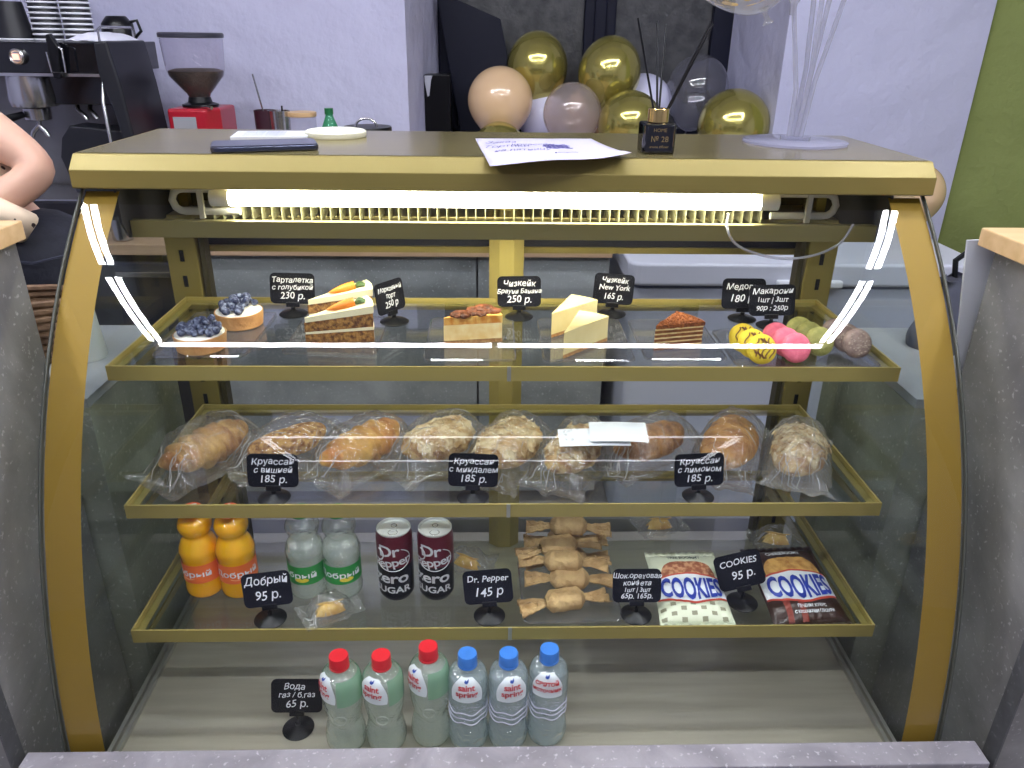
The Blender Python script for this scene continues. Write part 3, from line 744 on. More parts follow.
for k, (x, y, rz, m, kw, lab) in enumerate(CR):
    x, y = x*.97 - .001, y*.97 - .036
    if m is cr_dark and k == 7: m = mat('croissant_orange', (214, 158, 80), .55, col2=(166, 104, 42), scale=30, bump=1, bscale=80, detail=9, bdist=.008, stretch=(1.5, .7, .7))
    croissant((x, y, G2+.0018), rz, lab, m, grp='croissants on the middle shelf', **kw)
    film_bag((x, y, G2+.0002), rz, BD[k], .243 if k < 8 else .209, .122 if k < 8 else .115, kw['H']+.012, k*3.7+1, bag_milky if k == 8 else None, fillL=.66 if k < 8 else .72)
# paper slips
def slip(name, loc, w, d, rz, tilt, label):
    M = rot_m(tilt, 0, rz)
    o = obj(name, MB().grid(lambda a, b: Vector(((a-.5)*w, (b-.5)*d, .0015*math.sin(a*3))), 8, 4).xf(M), mat('paper_white', (232, 236, 240), .7), solid=.0004)
    o.location = loc; return tag(o, label, 'paper', 'blank white paper slips')
slip('paper_slip', (0.1436, -0.0847, G2+.075), .118, .044, 1, 12, 'blank white paper slip lying on the bags, the left and lower one')
slip('paper_slip', (0.1844, -0.0808, G2+.083), .096, .050, -2, 12, 'blank white paper slip lying over the right end of the other slip')
# ================================================================== BOTTLES AND CANS
def cyl_map(R, zc, th0, extra=.0004, prof=None):
    """flat (x,y) lettering wrapped round a bottle; x along the circumference, th0 = facing angle"""
    def fn(x, y):
        z = zc + y; r = (prof(z) if prof else R) + extra; a = th0 + x/R
        return Vector((r*math.cos(a), r*math.sin(a), z))
    return fn
def prof_fn(pr):
    def f(z):
        for (r0, z0), (r1, z1) in zip(pr, pr[1:]):
            if z0 <= z <= z1 and z1 > z0: return r0 + (r1-r0)*(z-z0)/(z1-z0)
        return pr[-1][0]
    return f
def smooth_prof(pts, n=48):
    out = []
    m = len(pts)-1
    for i in range(n+1):
        t = i/n*m; k = min(int(t), m-1); u = t-k
        p0, p1, p2, p3 = pts[max(k-1, 0)], pts[k], pts[k+1], pts[min(k+2, m)]
        q = []
        for c in (0, 1): q.append(.5*((2*p1[c]) + (-p0[c]+p2[c])*u + (2*p0[c]-5*p1[c]+4*p2[c]-p3[c])*u*u + (-p0[c]+3*p1[c]-3*p2[c]+p3[c])*u**3))
        out.append((max(q[0], .0005), q[1]))
    return out
def band(R, z0, z1, a0, a1, extra, prof=None, n=28, m=4, shape=None):
    """a curved strip of label on a bottle of radius R"""
    def fn(a, b):
        an = a0 + (a1-a0)*a; z = z0 + (z1-z0)*b
        if shape: an, z = shape(a, b)
        r = (prof(z) if prof else R) + extra
        return Vector((r*math.cos(an), r*math.sin(an), z))
    return MB().grid(fn, n, m)
FR = -PI/2
juice = mat('orange_juice', (255, 200, 4), .25, spec=.6, coat=.5, sss=.25, col2=(254, 186, 4), scale=10)
lab_o = mat('orange_label', (238, 112, 44), .4); lab_g = mat('green_label', (38, 142, 62), .4)
cap_o = mat('orange_cap', (226, 84, 50), .4); cap_g = mat('green_cap', (34, 132, 62), .4); cap_r = mat('red_cap', (216, 28, 44), .35); cap_b = mat('blue_cap', (60, 126, 214), .35)
lemon = mat('lemon_yellow', (226, 206, 60), .5)
water = glassy('water', (.97, .99, .97), .04, 1.33, milk=.42, milk_col=(.98, 1, .96), crinkle=.5, cscale=18, boost=.04)
water_b = glassy('water_blue', (.96, .98, .99), .04, 1.33, milk=.40, milk_col=(.95, .99, 1), crinkle=.6, cscale=22, boost=.05)
soft_pts = [(.0005, .004), (.018, .0), (.0275, .006), (.0295, .020), (.0285, .045), (.0285, .085), (.0298, .100), (.0300, .112), (.0255, .130), (.0195, .142), (.0235, .152), (.0262, .166), (.0225, .180), (.0140, .187), (.0135, .193)]
def soft_bottle(loc, kind, label, turn, grp):
    t = thing('drink_bottle', label, 'bottle', loc, (0, 0, 0), grp); t.scale = (1.07, 1.07, .81)
    pr = smooth_prof(soft_pts, 60); pf = prof_fn(pr)
    if kind == 'orange':
        obj('bottle_body', MB().lathe(pr, 40, cap=False), glassy('pet_orange', (.99, .93, .80), .03, 1.5, crinkle=.1, cscale=20), t, smooth='all')
        obj('juice', MB().lathe([(r*.965, max(z, .002)) for r, z in pr if z < .183], 40), juice, t, smooth='all')
    else:
        obj('bottle_body', MB().lathe(pr, 40, cap=False), pet, t, smooth='all')
        obj('lemonade', MB().lathe([(r*.955, max(z, .002)) for r, z in pr if z < .132], 40), water, t, smooth='all')
    capm = cap_o if kind == 'orange' else cap_g
    c = obj('cap', MB().lathe([(.0142, .191), (.0146, .193), (.0146, .204), (.0135, .2055), (.0005, .2056)], 32), capm, t, smooth=True)
    obj('cap_sticker', MB().box(-.0075, .0075, -.0075, .0075, .2058, .2061, rot_m(0, 0, 45+turn)), white_ink, c)
    lm = lab_o if kind == 'orange' else lab_g
    l = obj('label', band(.0285, .044, .088, FR-2.6+R_(turn), FR+2.6+R_(turn), .0006, pf, 60, 8), lm, t, smooth='all')
    fn = cyl_map(.0285, .066, FR + R_(turn), .0009, pf)
    obj('label_writing', write(MB(), 'Добрый', .0185, fn, 0, -.006, off=.0003), white_ink, l)
    if kind != 'orange':
        obj('lemon_picture', MB().prism([(.011*math.cos(R_(q))+.012, .0052*math.sin(R_(q))-.010) for q in range(0, 360, 20)], 0, .0004, lambda x, y, z: fn(x, y) + Vector((0, -.0003, 0))), lemon, l)
    else:
        obj('label_smile', MB().tube([fn(.010*math.sin(R_(q)), -.007-.006*math.cos(R_(q))) for q in range(-60, 61, 15)], .0005, 6), mat('pale_orange', (250, 190, 140), .5), l)
    return t
soft_bottle((-.514, -.143, G3), 'orange', 'leftmost orange drink bottle on the bottom shelf', -24, 'orange drink bottles')
soft_bottle((-.454, -.145, G3), 'orange', 'orange drink bottle behind the 95 price sign', 12, 'orange drink bottles')
soft_bottle((-.338, -.148, G3), 'lemon', 'left clear lemonade bottle with a green label', -28, 'clear lemonade bottles with green labels')
soft_bottle((-.278, -.148, G3), 'lemon', 'right clear lemonade bottle with a green label, beside the cans', -2, 'clear lemonade bottles with green labels')
# slim cans
can_m = mat('can_maroon', (104, 28, 42), .28, .55, spec=.6); can_k = mat('can_black', (20, 20, 24), .28, .5)
can_lid = mat('can_lid', (216, 218, 216), .3, .45)
can_ink = mat('can_silver_print', (214, 214, 216), .4, .2)
def can(loc, label, turn):
    t = thing('drink_can', label, 'can', loc, (0, 0, 0), 'slim dark red and black drink cans'); t.scale = (1.03, 1.03, .93)
    obj('can_body', MB().lathe([(.020, .001), (.0235, .0), (.0285, .009), (.029, .014), (.029, .076)], 48, cap=True), can_k, t, smooth=True)
    obj('upper_body', MB().lathe([(.029, .0761), (.029, .128), (.0262, .137), (.0262, .139)], 48, cap=False), can_m, t, smooth=True)
    lid = obj('lid', MB().lathe([(.0262, .139), (.0272, .1405), (.0272, .1425), (.0255, .1425), (.0245, .1385), (.0005, .1388)], 48, cap=False), can_lid, t, smooth=True)
    obj('pull_tab', MB().prism(rrect(.011, .020, .005, cy=.002), .1392, .1402), can_lid, lid, bevel=.0003)
    obj('tab_ring', MB().tube([(.0045*math.cos(R_(q)), .0045*math.sin(R_(q))+.006, .1405) for q in range(0, 360, 30)], .0007, 6, closed=True), steel, lid, smooth=True)
    obj('opening_score', MB().tube([(.0075*math.cos(R_(q)), .0065*math.sin(R_(q))-.011, .1388) for q in range(0, 360, 24)], .0005, 6, closed=True), steel, lid, smooth=True)
    th = FR + R_(turn); fn = cyl_map(.029, .095, th, .0009)
    p = MB()
    write(p, 'Dr', .032, fn, -.003, .006, off=.0005, sp=.9, rot=.06)
    write(p, 'Pepper', .0245, fn, .001, -.0150, off=.0004, sp=.9, rot=.16)
    obj('front_lettering', p, can_ink, t)
    rg = MB()
    rg.tube([fn(.030*math.cos(R_(q))+.002, -.001+.024*math.sin(R_(q))) for q in range(-150, 62, 10)], .0007, 6)
    rg.tube([fn(-.0215+.009*math.cos(R_(q)), .007+.012*math.sin(R_(q))) for q in range(-90, 91, 15)], .0012, 6)
    obj('lettering_ring', rg, can_ink, t, smooth=True)
    fn2 = cyl_map(.029, .036, th, .0009)
    z = MB(); write(z, 'zero', .031, fn2, -.002, .008, off=.0007, sp=.95, sx=1.1); write(z, 'SUGAR', .0195, fn2, -.001, -.014, off=.0005, sp=1.0)
    obj('lower_lettering', z, can_ink, t)
    return t
can((-.188, -.152, G3), 'left one of the two slim dark red and black cans', -6)
can((-.120, -.152, G3), 'right slim dark red and black can, beside a wrapped fortune cookie', -6)
# water bottles on the deck
wat_pts_b = [(.0005, .005), (.020, .0), (.0300, .007), (.0328, .024), (.0308, .044), (.0280, .058), (.0302, .068), (.0290, .074), (.0308, .081), (.0296, .088), (.0312, .096), (.0320, .108), (.0320, .128), (.0312, .143), (.0268, .155), (.0178, .162), (.0125, .167)]
wat_pts_r = [(.0005, .005), (.020, .0), (.0300, .007), (.0328, .024), (.0300, .044), (.0272, .060), (.0288, .074), (.0312, .090), (.0320, .106), (.0320, .128), (.0312, .143), (.0268, .155), (.0178, .162), (.0125, .167)]
lab_w = mat('white_label', (232, 236, 240), .5); ink_r = mat('red_ink', (206, 52, 62), .5); ink_b = mat('blue_ink', (42, 74, 160), .5)
lab_gn = glassy('sheer_green_label', (.62, .86, .70), .2, 1.4, milk=.35, milk_col=(.55, .85, .65))
def water_bottle(loc, red, label, turn, words=('saint', 'spring'), rz=0, hs=1.0):
    t = thing('water_bottle', label, 'bottle', loc, (0, 0, R_(rz)), 'red-capped water bottles at the bottom' if red else 'blue-capped water bottles at the bottom')
    t.scale = (1, 1, hs)
    pr = smooth_prof(wat_pts_r if red else wat_pts_b, 64); pf = prof_fn(pr)
    obj('bottle_body', MB().lathe(pr, 44, cap=False), pet if red else pet_blue, t, smooth='all')
    obj('water', MB().lathe([(r*.95, max(z, .003)) for r, z in pr if z < .150], 36), water if red else water_b, t, smooth='all')
    c = obj('cap', MB().lathe([(.0140, .1675), (.0150, .1685), (.0150, .1845), (.0142, .1865), (.0005, .1868)], 40), cap_r if red else cap_b, t, smooth=True)
    obj('neck_ring', MB().lathe([(.0150, .1640), (.0155, .1645), (.0155, .1670), (.0140, .1675)], 36), cap_r if red else cap_b, t, smooth=True)
    th = FR + R_(turn)
    # shield-shaped label
    def shp(a, b):
        w = .80*math.sqrt(max(.04, 1-((b-.28)/.82)**2)); return th + (a-.5)*2*w, .116 + .043*b
    l = obj('label', band(.0315, 0, 0, 0, 0, .0007, pf, 36, 18, shp), lab_w, t, smooth='all')
    fn = cyl_map(.0315, .138, th, .0022, pf)
    obj('label_writing', write(write(MB(), words[0], .0145 if len(words[0]) < 6 else .0118, fn, 0, .0030, off=.0003, sp=.95), words[1], .0145 if len(words[1]) < 7 else .0105, fn, 0, -.0090, off=.0003, sp=.95), ink_r, l)
    obj('label_emblem', MB().prism([(-.004, .0165), (-.002, .0195), (.0, .018), (.004, .0205), (.0035, .017), (.001, .0145), (-.002, .015)], 0, .0003, lambda x, y, z: fn(x, y)), ink_b, l)
    if red:
        obj('sheer_back_label', band(.0315, .110, .156, th+.85, th+2*PI-.85, .0006, pf, 60, 10), lab_gn, t, smooth='all')
        obj('embossed_ring', MB().tube([cyl_map(.0300, .080, FR, .0008, pf)(.0095*math.cos(R_(q)), .0105*math.sin(R_(q))) for q in range(0, 360, 15)], .0008, 6, closed=True), water, t, smooth=True)
    else:
        for k in range(3):
            obj('rib', MB().tube([cyl_map(.030, .068+.010*k, 0, .0006, pf)(.030*R_(q), .0025*math.sin(R_(q*6))) for q in range(0, 360, 6)], .0010, 6, closed=True), mat('rib_tint', (206, 202, 222), .3, .1), t, smooth=True)
    return t
water_bottle((-.262, -.300, GD), True, 'leftmost water bottle, red cap, its label turned to both sides', -52)
water_bottle((-.197, -.300, GD), True, 'red-capped water bottle, second from the left', -26)
water_bottle((-.125, -.290, GD), True, 'red-capped water bottle standing taller beside the blue-capped ones', -48, hs=1.04)
water_bottle((-.064, -.298, GD), False, 'blue-capped water bottle next to the red-capped ones', -2)
water_bottle((.000, -.298, GD), False, 'middle blue-capped water bottle', 10)
water_bottle((.064, -.290, GD), False, 'rightmost blue-capped water bottle with a different label wording', -8, ('святой', 'источник'))

# ================================================================== WRAPPED CANDIES
kraft = mat('kraft_paper', (200, 168, 116), .75, col2=(168, 134, 88), scale=30, bump=1, bscale=70, bdist=.008)
def candy(loc, rz, label, L=.066, r=.0180, lw=.046, seed=0, pitch=0):
    t = thing('wrapped_candy', label, 'candy', loc, (0, R_(pitch), R_(rz)), 'brown paper wrapped candies')
    def core(a, b):
        u = a*2-1; e = r*(1-max(0, abs(u)-.72)/.28*.55); ang = 2*PI*b
        k = e*(1+.07*nz(u*3+seed, math.cos(ang)*1.5, math.sin(ang)*1.5))
        # squarish section
        c, s = math.cos(ang), math.sin(ang); q = (abs(c)**4+abs(s)**4)**-.25
        return Vector((u*L/2, k*c*(.6+.4*q)*1.12, k*s*(.6+.4*q)*.85 + r*.86))
    c = obj('wrapper', MB().grid(core, 26, 28, closev=True), kraft, t, smooth=True)
    for s in (-1, 1):
        def fan(a, b):
            w = .0075 + (.020-.0075)*a**.8; v = b*2-1
            x = s*(L/2 - .002 + lw*a); y = v*w + .006*nz(seed+s*3, a)
            z = r*.8 - r*.25*a + .0055*math.sin(v*7+seed+s)*(.35+.65*a)*(1-.2*a) + .003*nz(a*6, v*3, seed)
            return Vector((x, y, max(z, .0015)))
        obj('twisted_end', MB().grid(fan, 12, 16), kraft, t, smooth=True, solid=.0006)
    return t
CT = G3 + .0017
tray((.105, -.150, G3), .165, .170, 'clear tray under the wrapped candies', 2)
for o in bpy.data.objects:
    if o.get('label') == 'clear tray under the wrapped candies': o['group'] = 'clear tray of candies'; del o['group']
def cz(x, y, dz, rz, lab, seed, **k): return candy((x, y, CT+dz), rz, lab, seed=seed, **k)
cz(.095, -.197, .0000, 12, 'wrapped candy at the very front of the pile', 1)
cz(.107, -.150, .006, -2, 'wrapped candy second from the front of the pile', 2, pitch=0)
cz(.098, -.128, .026, -4, 'wrapped candy in the middle of the pile', 3)
cz(.092, -.090, .030, 14, 'wrapped candy fourth from the front of the pile', 4)
cz(.113, -.050, .045, -4, 'topmost wrapped candy at the back of the pile', 5)
cz(.110, -.085, .0000, 3, 'wrapped candy underneath the back of the pile', 6)
cz(.110, -.042, .010, 0, 'lower wrapped candy at the back under the topmost one', 7)

# ================================================================== COOKIE PACKS
def cookie_pack(loc, rz, tilt, w, h, label, base_m, dark):
    t = thing('cookie_pack', label, 'snack pack', loc, (R_(tilt), 0, R_(rz)))
    sd = 3 if dark else 8
    def S(x, y, off=0):  # x,y in -1..1 on the front face
        e = max(0, 1-abs(x)**3)*max(0, 1-abs(y)**4)
        z = .004 + .017*e**.7 + .0016*nz(x*4+sd, y*4) + .002*nz(x*9, y*3+sd)*abs(y)
        xx = x*w/2*(1 + .03*abs(y)**3 - .03*(1-abs(y)))
        return Vector((xx, y*h/2, z+off))
    obj('wrapper', MB().grid(lambda a, b: S(a*2-1, b*2-1), 34, 40), base_m, t, smooth='all')
    obj('wrapper_back', MB().grid(lambda a, b: Vector((S(a*2-1, b*2-1).x, (b*2-1)*h/2, S(a*2-1, b*2-1).z*(1-max(0, 1-abs(a*2-1)**6)*max(0, 1-abs(b*2-1)**6)) + .0003)), 14, 14), base_m, t, smooth='all')
    for s in (-1, 1):
        obj('sealed_edge', MB().grid(lambda a, b: Vector(((a*2-1)*w/2*1.03, s*(h/2 + .009*b), .004 + .0012*math.sin(a*60)+.003*nz(a*3, sd))), 50, 3), base_m, t, smooth=True, solid=.0006)
    # filled grid region between two curves y0(x), y1(x)
    def region(name, x0, x1, f0, f1, m, off, nx=30, ny=6):
        return obj(name, MB().grid(lambda a, b: (lambda x: S(x, f0(x)+(f1(x)-f0(x))*b, off))(x0+(x1-x0)*a), nx, ny), m, t, smooth='all')
    ck = mat('cookie_picture_tan', (214, 166, 92), .6, col2=(176, 122, 58), scale=80, lo=.4, hi=.65) if dark else mat('cookie_picture_brown', (150, 82, 52), .6, col2=(206, 150, 110), scale=110, lo=.45, hi=.62)
    red = mat('pack_red', (196, 74, 56), .45)
    top = lambda x: .12 + .12*(1-abs(x)**1.2)
    bot = lambda x: -.38 - .17*(1-abs(x)**1.2)
    region('cookie_picture', -.74, .80, lambda x: .05, lambda x: .16+.50*math.sqrt(max(0, 1-((x-.03)/.80)**4)), ck, .0007)
    region('red_border', -.97, .97, lambda x: bot(x)-.05, lambda x: top(x)+.05, red, .0010)
    b = region('white_banner', -.97, .97, bot, top, lab_w, .0014)
    blue = mat('pack_blue', (40, 62, 164), .4)
    arch = lambda x, y: S(x, y, .0030)
    mb = MB()
    vs, fs = glyphs('COOKIES', 1.0, .03, .98)
    wmax = max(v[0] for v in vs)
    out = []
    for x, y in vs:
        u = x/wmax*.86; hgt = .47 + .16*(1-abs(u)); y0 = bot(u)+.05
        out.append(arch(u, y0 + (y/.72)*hgt*.98))
    mb.add(out, fs); obj('banner_lettering', mb, blue, b)
    tiny = MB(); write(tiny, 'CHEESEBOOMY' if dark else 'TREE BOOMMY', .145, lambda x, y: S(x, y, .0009), .02, .76, sx=.95, off=.004)
    obj('top_lettering', tiny, lab_w if dark else mat('grey_ink', (96, 100, 90), .5), t)
    if dark:
        tn = MB(); write(tn, 'ПЕЧЕНЬЕ КУКИС', .095, lambda x, y: S(x, y, .0009), .10, -.70, off=.002); write(tn, 'С КУСОЧКАМИ ГЛАЗУРИ', .085, lambda x, y: S(x, y, .0009), .12, -.82, off=.002)
        obj('bottom_lettering', tn, lab_w, t)
        for k, xx in enumerate((-.62, -.25)):
            region('red_stripe', xx, xx+.16, lambda x: -.98, lambda x: bot(x)-.05, mat('dark_red_print', (128, 48, 34), .45), .0006, 4)
    else:
        gr = mat('grey_check', (140, 138, 112), .5)
        for j in range(4):
            for i in range(7):
                if (i+j) % 2 == 0: region('check_square', -.95+i*.27, -.95+(i+.55)*.27, lambda x: -.97+j*.115, lambda x: -.97+(j+.75)*.115, gr, .0006, 4, 2)
    return t
cookie_pack((.312, -.160, G3+.004), 0, 10, .122, .148, 'pale cream cookie pack with a checked lower part', mat('pack_cream', (214, 218, 192), .35), False)
cookie_pack((.497, -.155, G3+.004), 4, 10, .128, .160, 'dark brown cookie pack at the right end of the bottom shelf', mat('pack_brown', (56, 36, 30), .3), True)

# ================================================================== FORTUNE COOKIES IN FILM
fort = mat('fortune_cookie', (236, 200, 104), .55, col2=(206, 152, 60), scale=30)
def fortune(loc, rz, label, s=1):
    t = thing('fortune_cookie', label, 'cookie', loc, (0, 0, R_(rz)), 'fortune cookies on the bottom shelf'); t.scale = (s, s, s)
    def fn(a, b):
        th = PI*a; v = b*2-1
        R = .021*math.sqrt(max(0, 1-v*v*.92)) ; fold = .35+.65*abs(math.cos(th))**.7
        return Vector((.026*v*1.0*(1-.18*math.sin(th)), .011*math.cos(th)*(.5+.5*(1-v*v)), .001+R*math.sin(th)*(.70+.30*abs(v)**.5) ))
    obj('shell', MB().grid(fn, 26, 24), fort, t, smooth='all', solid=.0015)
    obj('fold', MB().grid(lambda a, b: Vector(((.012+.012*a)*(b*2-1), .002*math.sin(b*6), .017+.005*a)), 6, 12), fort, t, smooth='all', solid=.0015)
    return t
FC = [(-.292, -.205, 20, 'fortune cookie in front of the clear lemonade bottles'), (-.070, -.085, -25, 'fortune cookie behind the 145 price sign, right of the cans'),
      (.300, .030, 5, 'fortune cookie behind the pale cookie pack'), (.512, -.020, -12, 'fortune cookie behind the dark brown cookie pack')]
for k, (x, y, rz, lab) in enumerate(FC):
    fortune((x, y, G3+.0018), rz, lab, .95)
    film_bag((x, y, G3+.0002), rz+12, lab.replace('fortune cookie', 'small clear film wrapper around the cookie'), .100, .062, .030, k*2.3+40, grp='small clear film wrappers on the bottom shelf', fillL=.58)
# ================================================================== ON TOP OF THE CASE
ZT = 1.2510
# phone lying face down at the front left
t = thing('phone', 'dark smartphone lying on the left of the case top', 'phone', (-.385, .060, ZT), (0, 0, R_(17)))
obj('phone_body', MB().prism(rrect(.160, .076, .010), .0005, .0095), mat('phone_frame', (70, 74, 92), .25, .8), t, bevel=.002)
obj('phone_back', MB().prism(rrect(.156, .072, .009), .0096, .0104), mat('phone_glass', (60, 64, 84), .08, .2), t)
# booklet and round lid
t = thing('folded_leaflet', 'white folded leaflet lying behind the phone', 'leaflet', (-.405, .215, ZT), (0, 0, R_(8)))
obj('leaflet', MB().box(-.072, .055, -.045, .040, 0, .006), white_pl, t, bevel=.001)
mb = MB()
for k in range(4): write(mb, 'акция меню', .012, lambda x, y: Vector((x, y, .0063)), -.02, .022-.018*k, slant=.1)
obj('leaflet_print', mb, ink_b, t)
t = thing('round_lid', 'white round flat lid lying beside the leaflet', 'lid', (-.305, .232, ZT), (0, 0, 0))
obj('lid_disc', MB().lathe([(.052, 0), (.054, .003), (.054, .009), (.050, .011), (.046, .0095), (.0005, .0095)], 48), mat('lid_cream', (226, 224, 206), .5), t, smooth=True)
obj('lid_inset', MB().lathe([(.036, .0096), (.036, .0104), (.0005, .0104)], 40), white_pl, t, smooth=True)
# sheet of paper with pen notes
def sheet(a, b):
    P = [Vector((-.056, .214)), Vector((.152, .230)), Vector((.182, -.020)), Vector((-.030, -.108))]
    p = P[3]*(1-a)*(1-b) + P[2]*a*(1-b) + P[1]*a*b + P[0]*(1-a)*b
    z = ZT + .0008 + .004*math.sin(a*5)*(1-b)*max(0, 1-abs(a-.5)*1.2) + .010*(a**3)*(1-b)**2 + (.0015 if p.y < .02 else 0)
    return Vector((p.x, p.y, z))
sh = obj('note_sheet', MB().grid(sheet, 20, 14), mat('note_paper', (190, 186, 210), .8), smooth='all', solid=.0003)
tag(sh, 'sheet of white paper with pen notes hanging over the front edge of the case', 'paper')
mb = MB(); pen = mat('pen_violet', (70, 66, 130), .6)
sf = lambda x, y: sheet(max(0, min(1, x)), max(0, min(1, y))) + Vector((0, 0, .0006))
for k, (tx, x, y, s) in enumerate((('Заказ', .18, .78, .13), ('Тортики', .20, .60, .13), ('на пятницу', .30, .44, .12), ('круассан', .42, .66, .11), ('звонок', .60, .30, .08))):
    write(mb, tx, s, sf, x, y, slant=.3, wob=.1, seed=k, sx=.7)
for k in range(9):
    pts = [sf(.50 + .028*q + .012*math.sin(q*2.1+k), .52 + .018*k + .02*math.sin(q*1.7+k*2)) for q in range(8)]
    mb.tube(pts, .0006, 5)
obj('pen_notes', mb, pen, sh)
# reed diffuser
t = thing('reed_diffuser', 'black square reed diffuser bottle with gold collar', 'diffuser', (.236, .068, ZT))
obj('bottle', MB().prism(rrect(.052, .052, .007), 0, .046), mat('black_glass', (10, 11, 16), .06, spec=.8), t, bevel=.003)
gm = mat('shiny_gold', (214, 186, 120), .16, .95)
obj('bottle_base', MB().prism(rrect(.046, .046, .006), -.0003, .0006), black_pl, t)
obj('collar', MB().lathe([(.0155, .0462), (.0165, .047), (.0165, .066), (.0155, .067), (.008, .067)], 32), gm, t, smooth=True)
mb = MB(); fnd = lambda x, y: Vector((x, -.0263, .023+y))
write(mb, 'HOME', .0075, fnd, 0, .011); write(mb, '№ 28', .012, fnd, 0, -.004); write(mb, 'aroma diffuser', .0052, fnd, 0, -.013)
obj('label_writing', mb, gm, t)
for x0, x1, y1, h in ((-.003, -.040, .02, .195), (-.001, -.004, .05, .192), (.001, .010, .05, .188), (.004, .068, .0, .192), (.006, .074, .012, .188)):
    obj('reed', MB().tube([(x0*.6, 0, .040), (x1, y1, h)], .0018, 8), black_pl, t)
# acrylic balloon stand
t = thing('balloon_stand', 'clear acrylic balloon stand with round base and upright tubes', 'balloon stand', (.513, .205, ZT))
obj('stand_base', MB().lathe([(.088, 0), (.090, .001), (.090, .0045), (.088, .0055), (.0005, .0055)], 64), glassy('acrylic_violet', (.80, .80, .90), .05, 1.5, milk=.45, milk_col=(.72, .72, .90)), t, smooth=True)
obj('tube_socket', MB().lathe([(.026, .0056), (.026, .012), (.020, .013), (.0005, .013)], 32), acrylic, t, smooth=True)
for pts in ([(-.012, 0, .012), (-.012, 0, .09), (-.026, 0, .16), (-.038, 0, .222)],
            [(-.004, .006, .012), (.002, .006, .12), (-.010, .010, .40)], [(.000, -.004, .012), (.008, -.004, .12), (.004, -.004, .42)],
            [(.004, .004, .012), (.012, .004, .12), (.040, .004, .42)], [(.008, -.004, .012), (.018, 0, .10), (.060, 0, .30), (.080, 0, .42)]):
    q = []
    for i in range(len(pts)-1):
        for k in range(6): q.append(Vector(pts[i]).lerp(Vector(pts[i+1]), k/6))
    q.append(Vector(pts[-1]))
    obj('upright_tube', MB().tube(q, .0042, 10), clear_tube, t, smooth=True)
obj('balloon_cup', MB().lathe([(.0045, .205), (.006, .222), (.012, .232), (.010, .233)], 20, c=(-.038, 0, 0)), clear_tube, t, smooth=True)

# ================================================================== BALLOONS
def balloon(loc, r, m, label, stretch=1.12, rot=(0, 0, 0), knot=None):
    t = thing('balloon', label, 'balloon', loc, tuple(R_(a) for a in rot), 'party balloons')
    def fn(a, b):
        th = PI*a; z = -math.cos(th); rr = math.sin(th)
        z2 = z*stretch*(1.0 if z > 0 else 1 + .14*z*z); rr *= 1 - .10*max(0, -z)**2
        return Vector((r*rr*math.cos(2*PI*b), r*rr*math.sin(2*PI*b), r*z2))
    obj('skin', MB().grid(fn, 40, 48, closev=True), m, t, smooth='all')
    zb = -r*stretch*1.14
    obj('knot', MB().lathe([(.002, zb-.018), (.009, zb-.020), (.004, zb-.012), (.0035, zb-.004), (.010, zb+.006)], 14), m, t, smooth=True)
    return t
chrome_g = mat('chrome_gold_latex', (178, 168, 94), .17, .75, coat=.3)
peach = mat('peach_latex', (218, 184, 146), .22, spec=.6, coat=.5)
pale_w = mat('white_latex', (206, 206, 232), .32, spec=.5, coat=.2)
clear_b = glassy('clear_latex', (.84, .84, .88), .03, 1.5, milk=.10, milk_col=(.8, .8, .9), boost=.04)
clear_p = glassy('clear_pink_latex', (.84, .78, .78), .03, 1.5, milk=.30, milk_col=(.90, .80, .76), boost=.04)
BY = 2.0
balloon((.010, BY, 1.182), .128, peach, 'big peach balloon at the left of the pile, beside the dark board', 1.0)
balloon((.160, BY+.13, 1.300), .122, chrome_g, 'shiny gold balloon standing high between the peach and the other gold one', 1.12)
balloon((.436, BY+.02, 1.285), .122, chrome_g, 'shiny gold balloon in front of the window mullion', 1.14, (0, 12, 0))
balloon((.285, BY-.10, 1.145), .112, clear_p, 'see-through pinkish balloon in the middle of the pile', 1.03)
balloon((.500, BY-.16, 1.118), .120, chrome_g, 'shiny gold balloon behind the reed diffuser', 1.0, (0, 35, 0))
balloon((.600, BY+.13, 1.170), .115, pale_w, 'white balloon behind the reed diffuser', 1.0)
balloon((.806, BY+.09, 1.222), .124, clear_b, 'clear see-through balloon right of the diffuser reeds', 1.12, (0, 10, 0))
balloon((.900, BY-.15, 1.112), .136, chrome_g, 'shiny gold balloon at the right end of the pile', 1.0)
balloon((.385, BY+.16, 1.125), .110, peach, 'peach balloon mostly hidden behind the middle of the pile', 1.0)
balloon((.190, BY+.12, 1.110), .105, pale_w, 'white balloon mostly hidden below the high gold one', 1.0)
balloon((.005, BY-.15, 1.020), .100, chrome_g, 'gold balloon showing just its top below the big peach one', 1.0)
t = balloon((.372, .190, 1.570), .106, glassy('confetti_latex', (.93, .93, .93), .03, 1.5, milk=.10, boost=.03), 'clear balloon filled with gold confetti at the top edge of the view', 1.0, (0, -40, 0))
mb = MB(); rnd = random.Random(12); conf = mat('gold_confetti', (212, 170, 70), .3, .6)
for k in range(46):
    th = rnd.uniform(0, 2*PI); ph = rnd.uniform(1.35, 3.05); rr = .1035
    p = Vector((rr*math.sin(ph)*math.cos(th), rr*math.sin(ph)*math.sin(th), rr*math.cos(ph)))
    M = Matrix.Translation(p) @ Vector(p).to_track_quat('Z', 'Y').to_matrix().to_4x4()
    mb.prism([(.0085*math.cos(R_(q)), .0085*math.sin(R_(q))) for q in range(0, 360, 30)], -.0002, .0002, lambda x, y, z: M @ Vector((x, y, z)))
t.rotation_euler = (0, R_(-25), 0)
o = obj('gold_confetti', mb, conf, t); o['kind'] = 'stuff'
bp_ = balloon((1.44, 1.45, .935), .098, peach, 'peach balloon low beside the right end of the case top', 1.05)
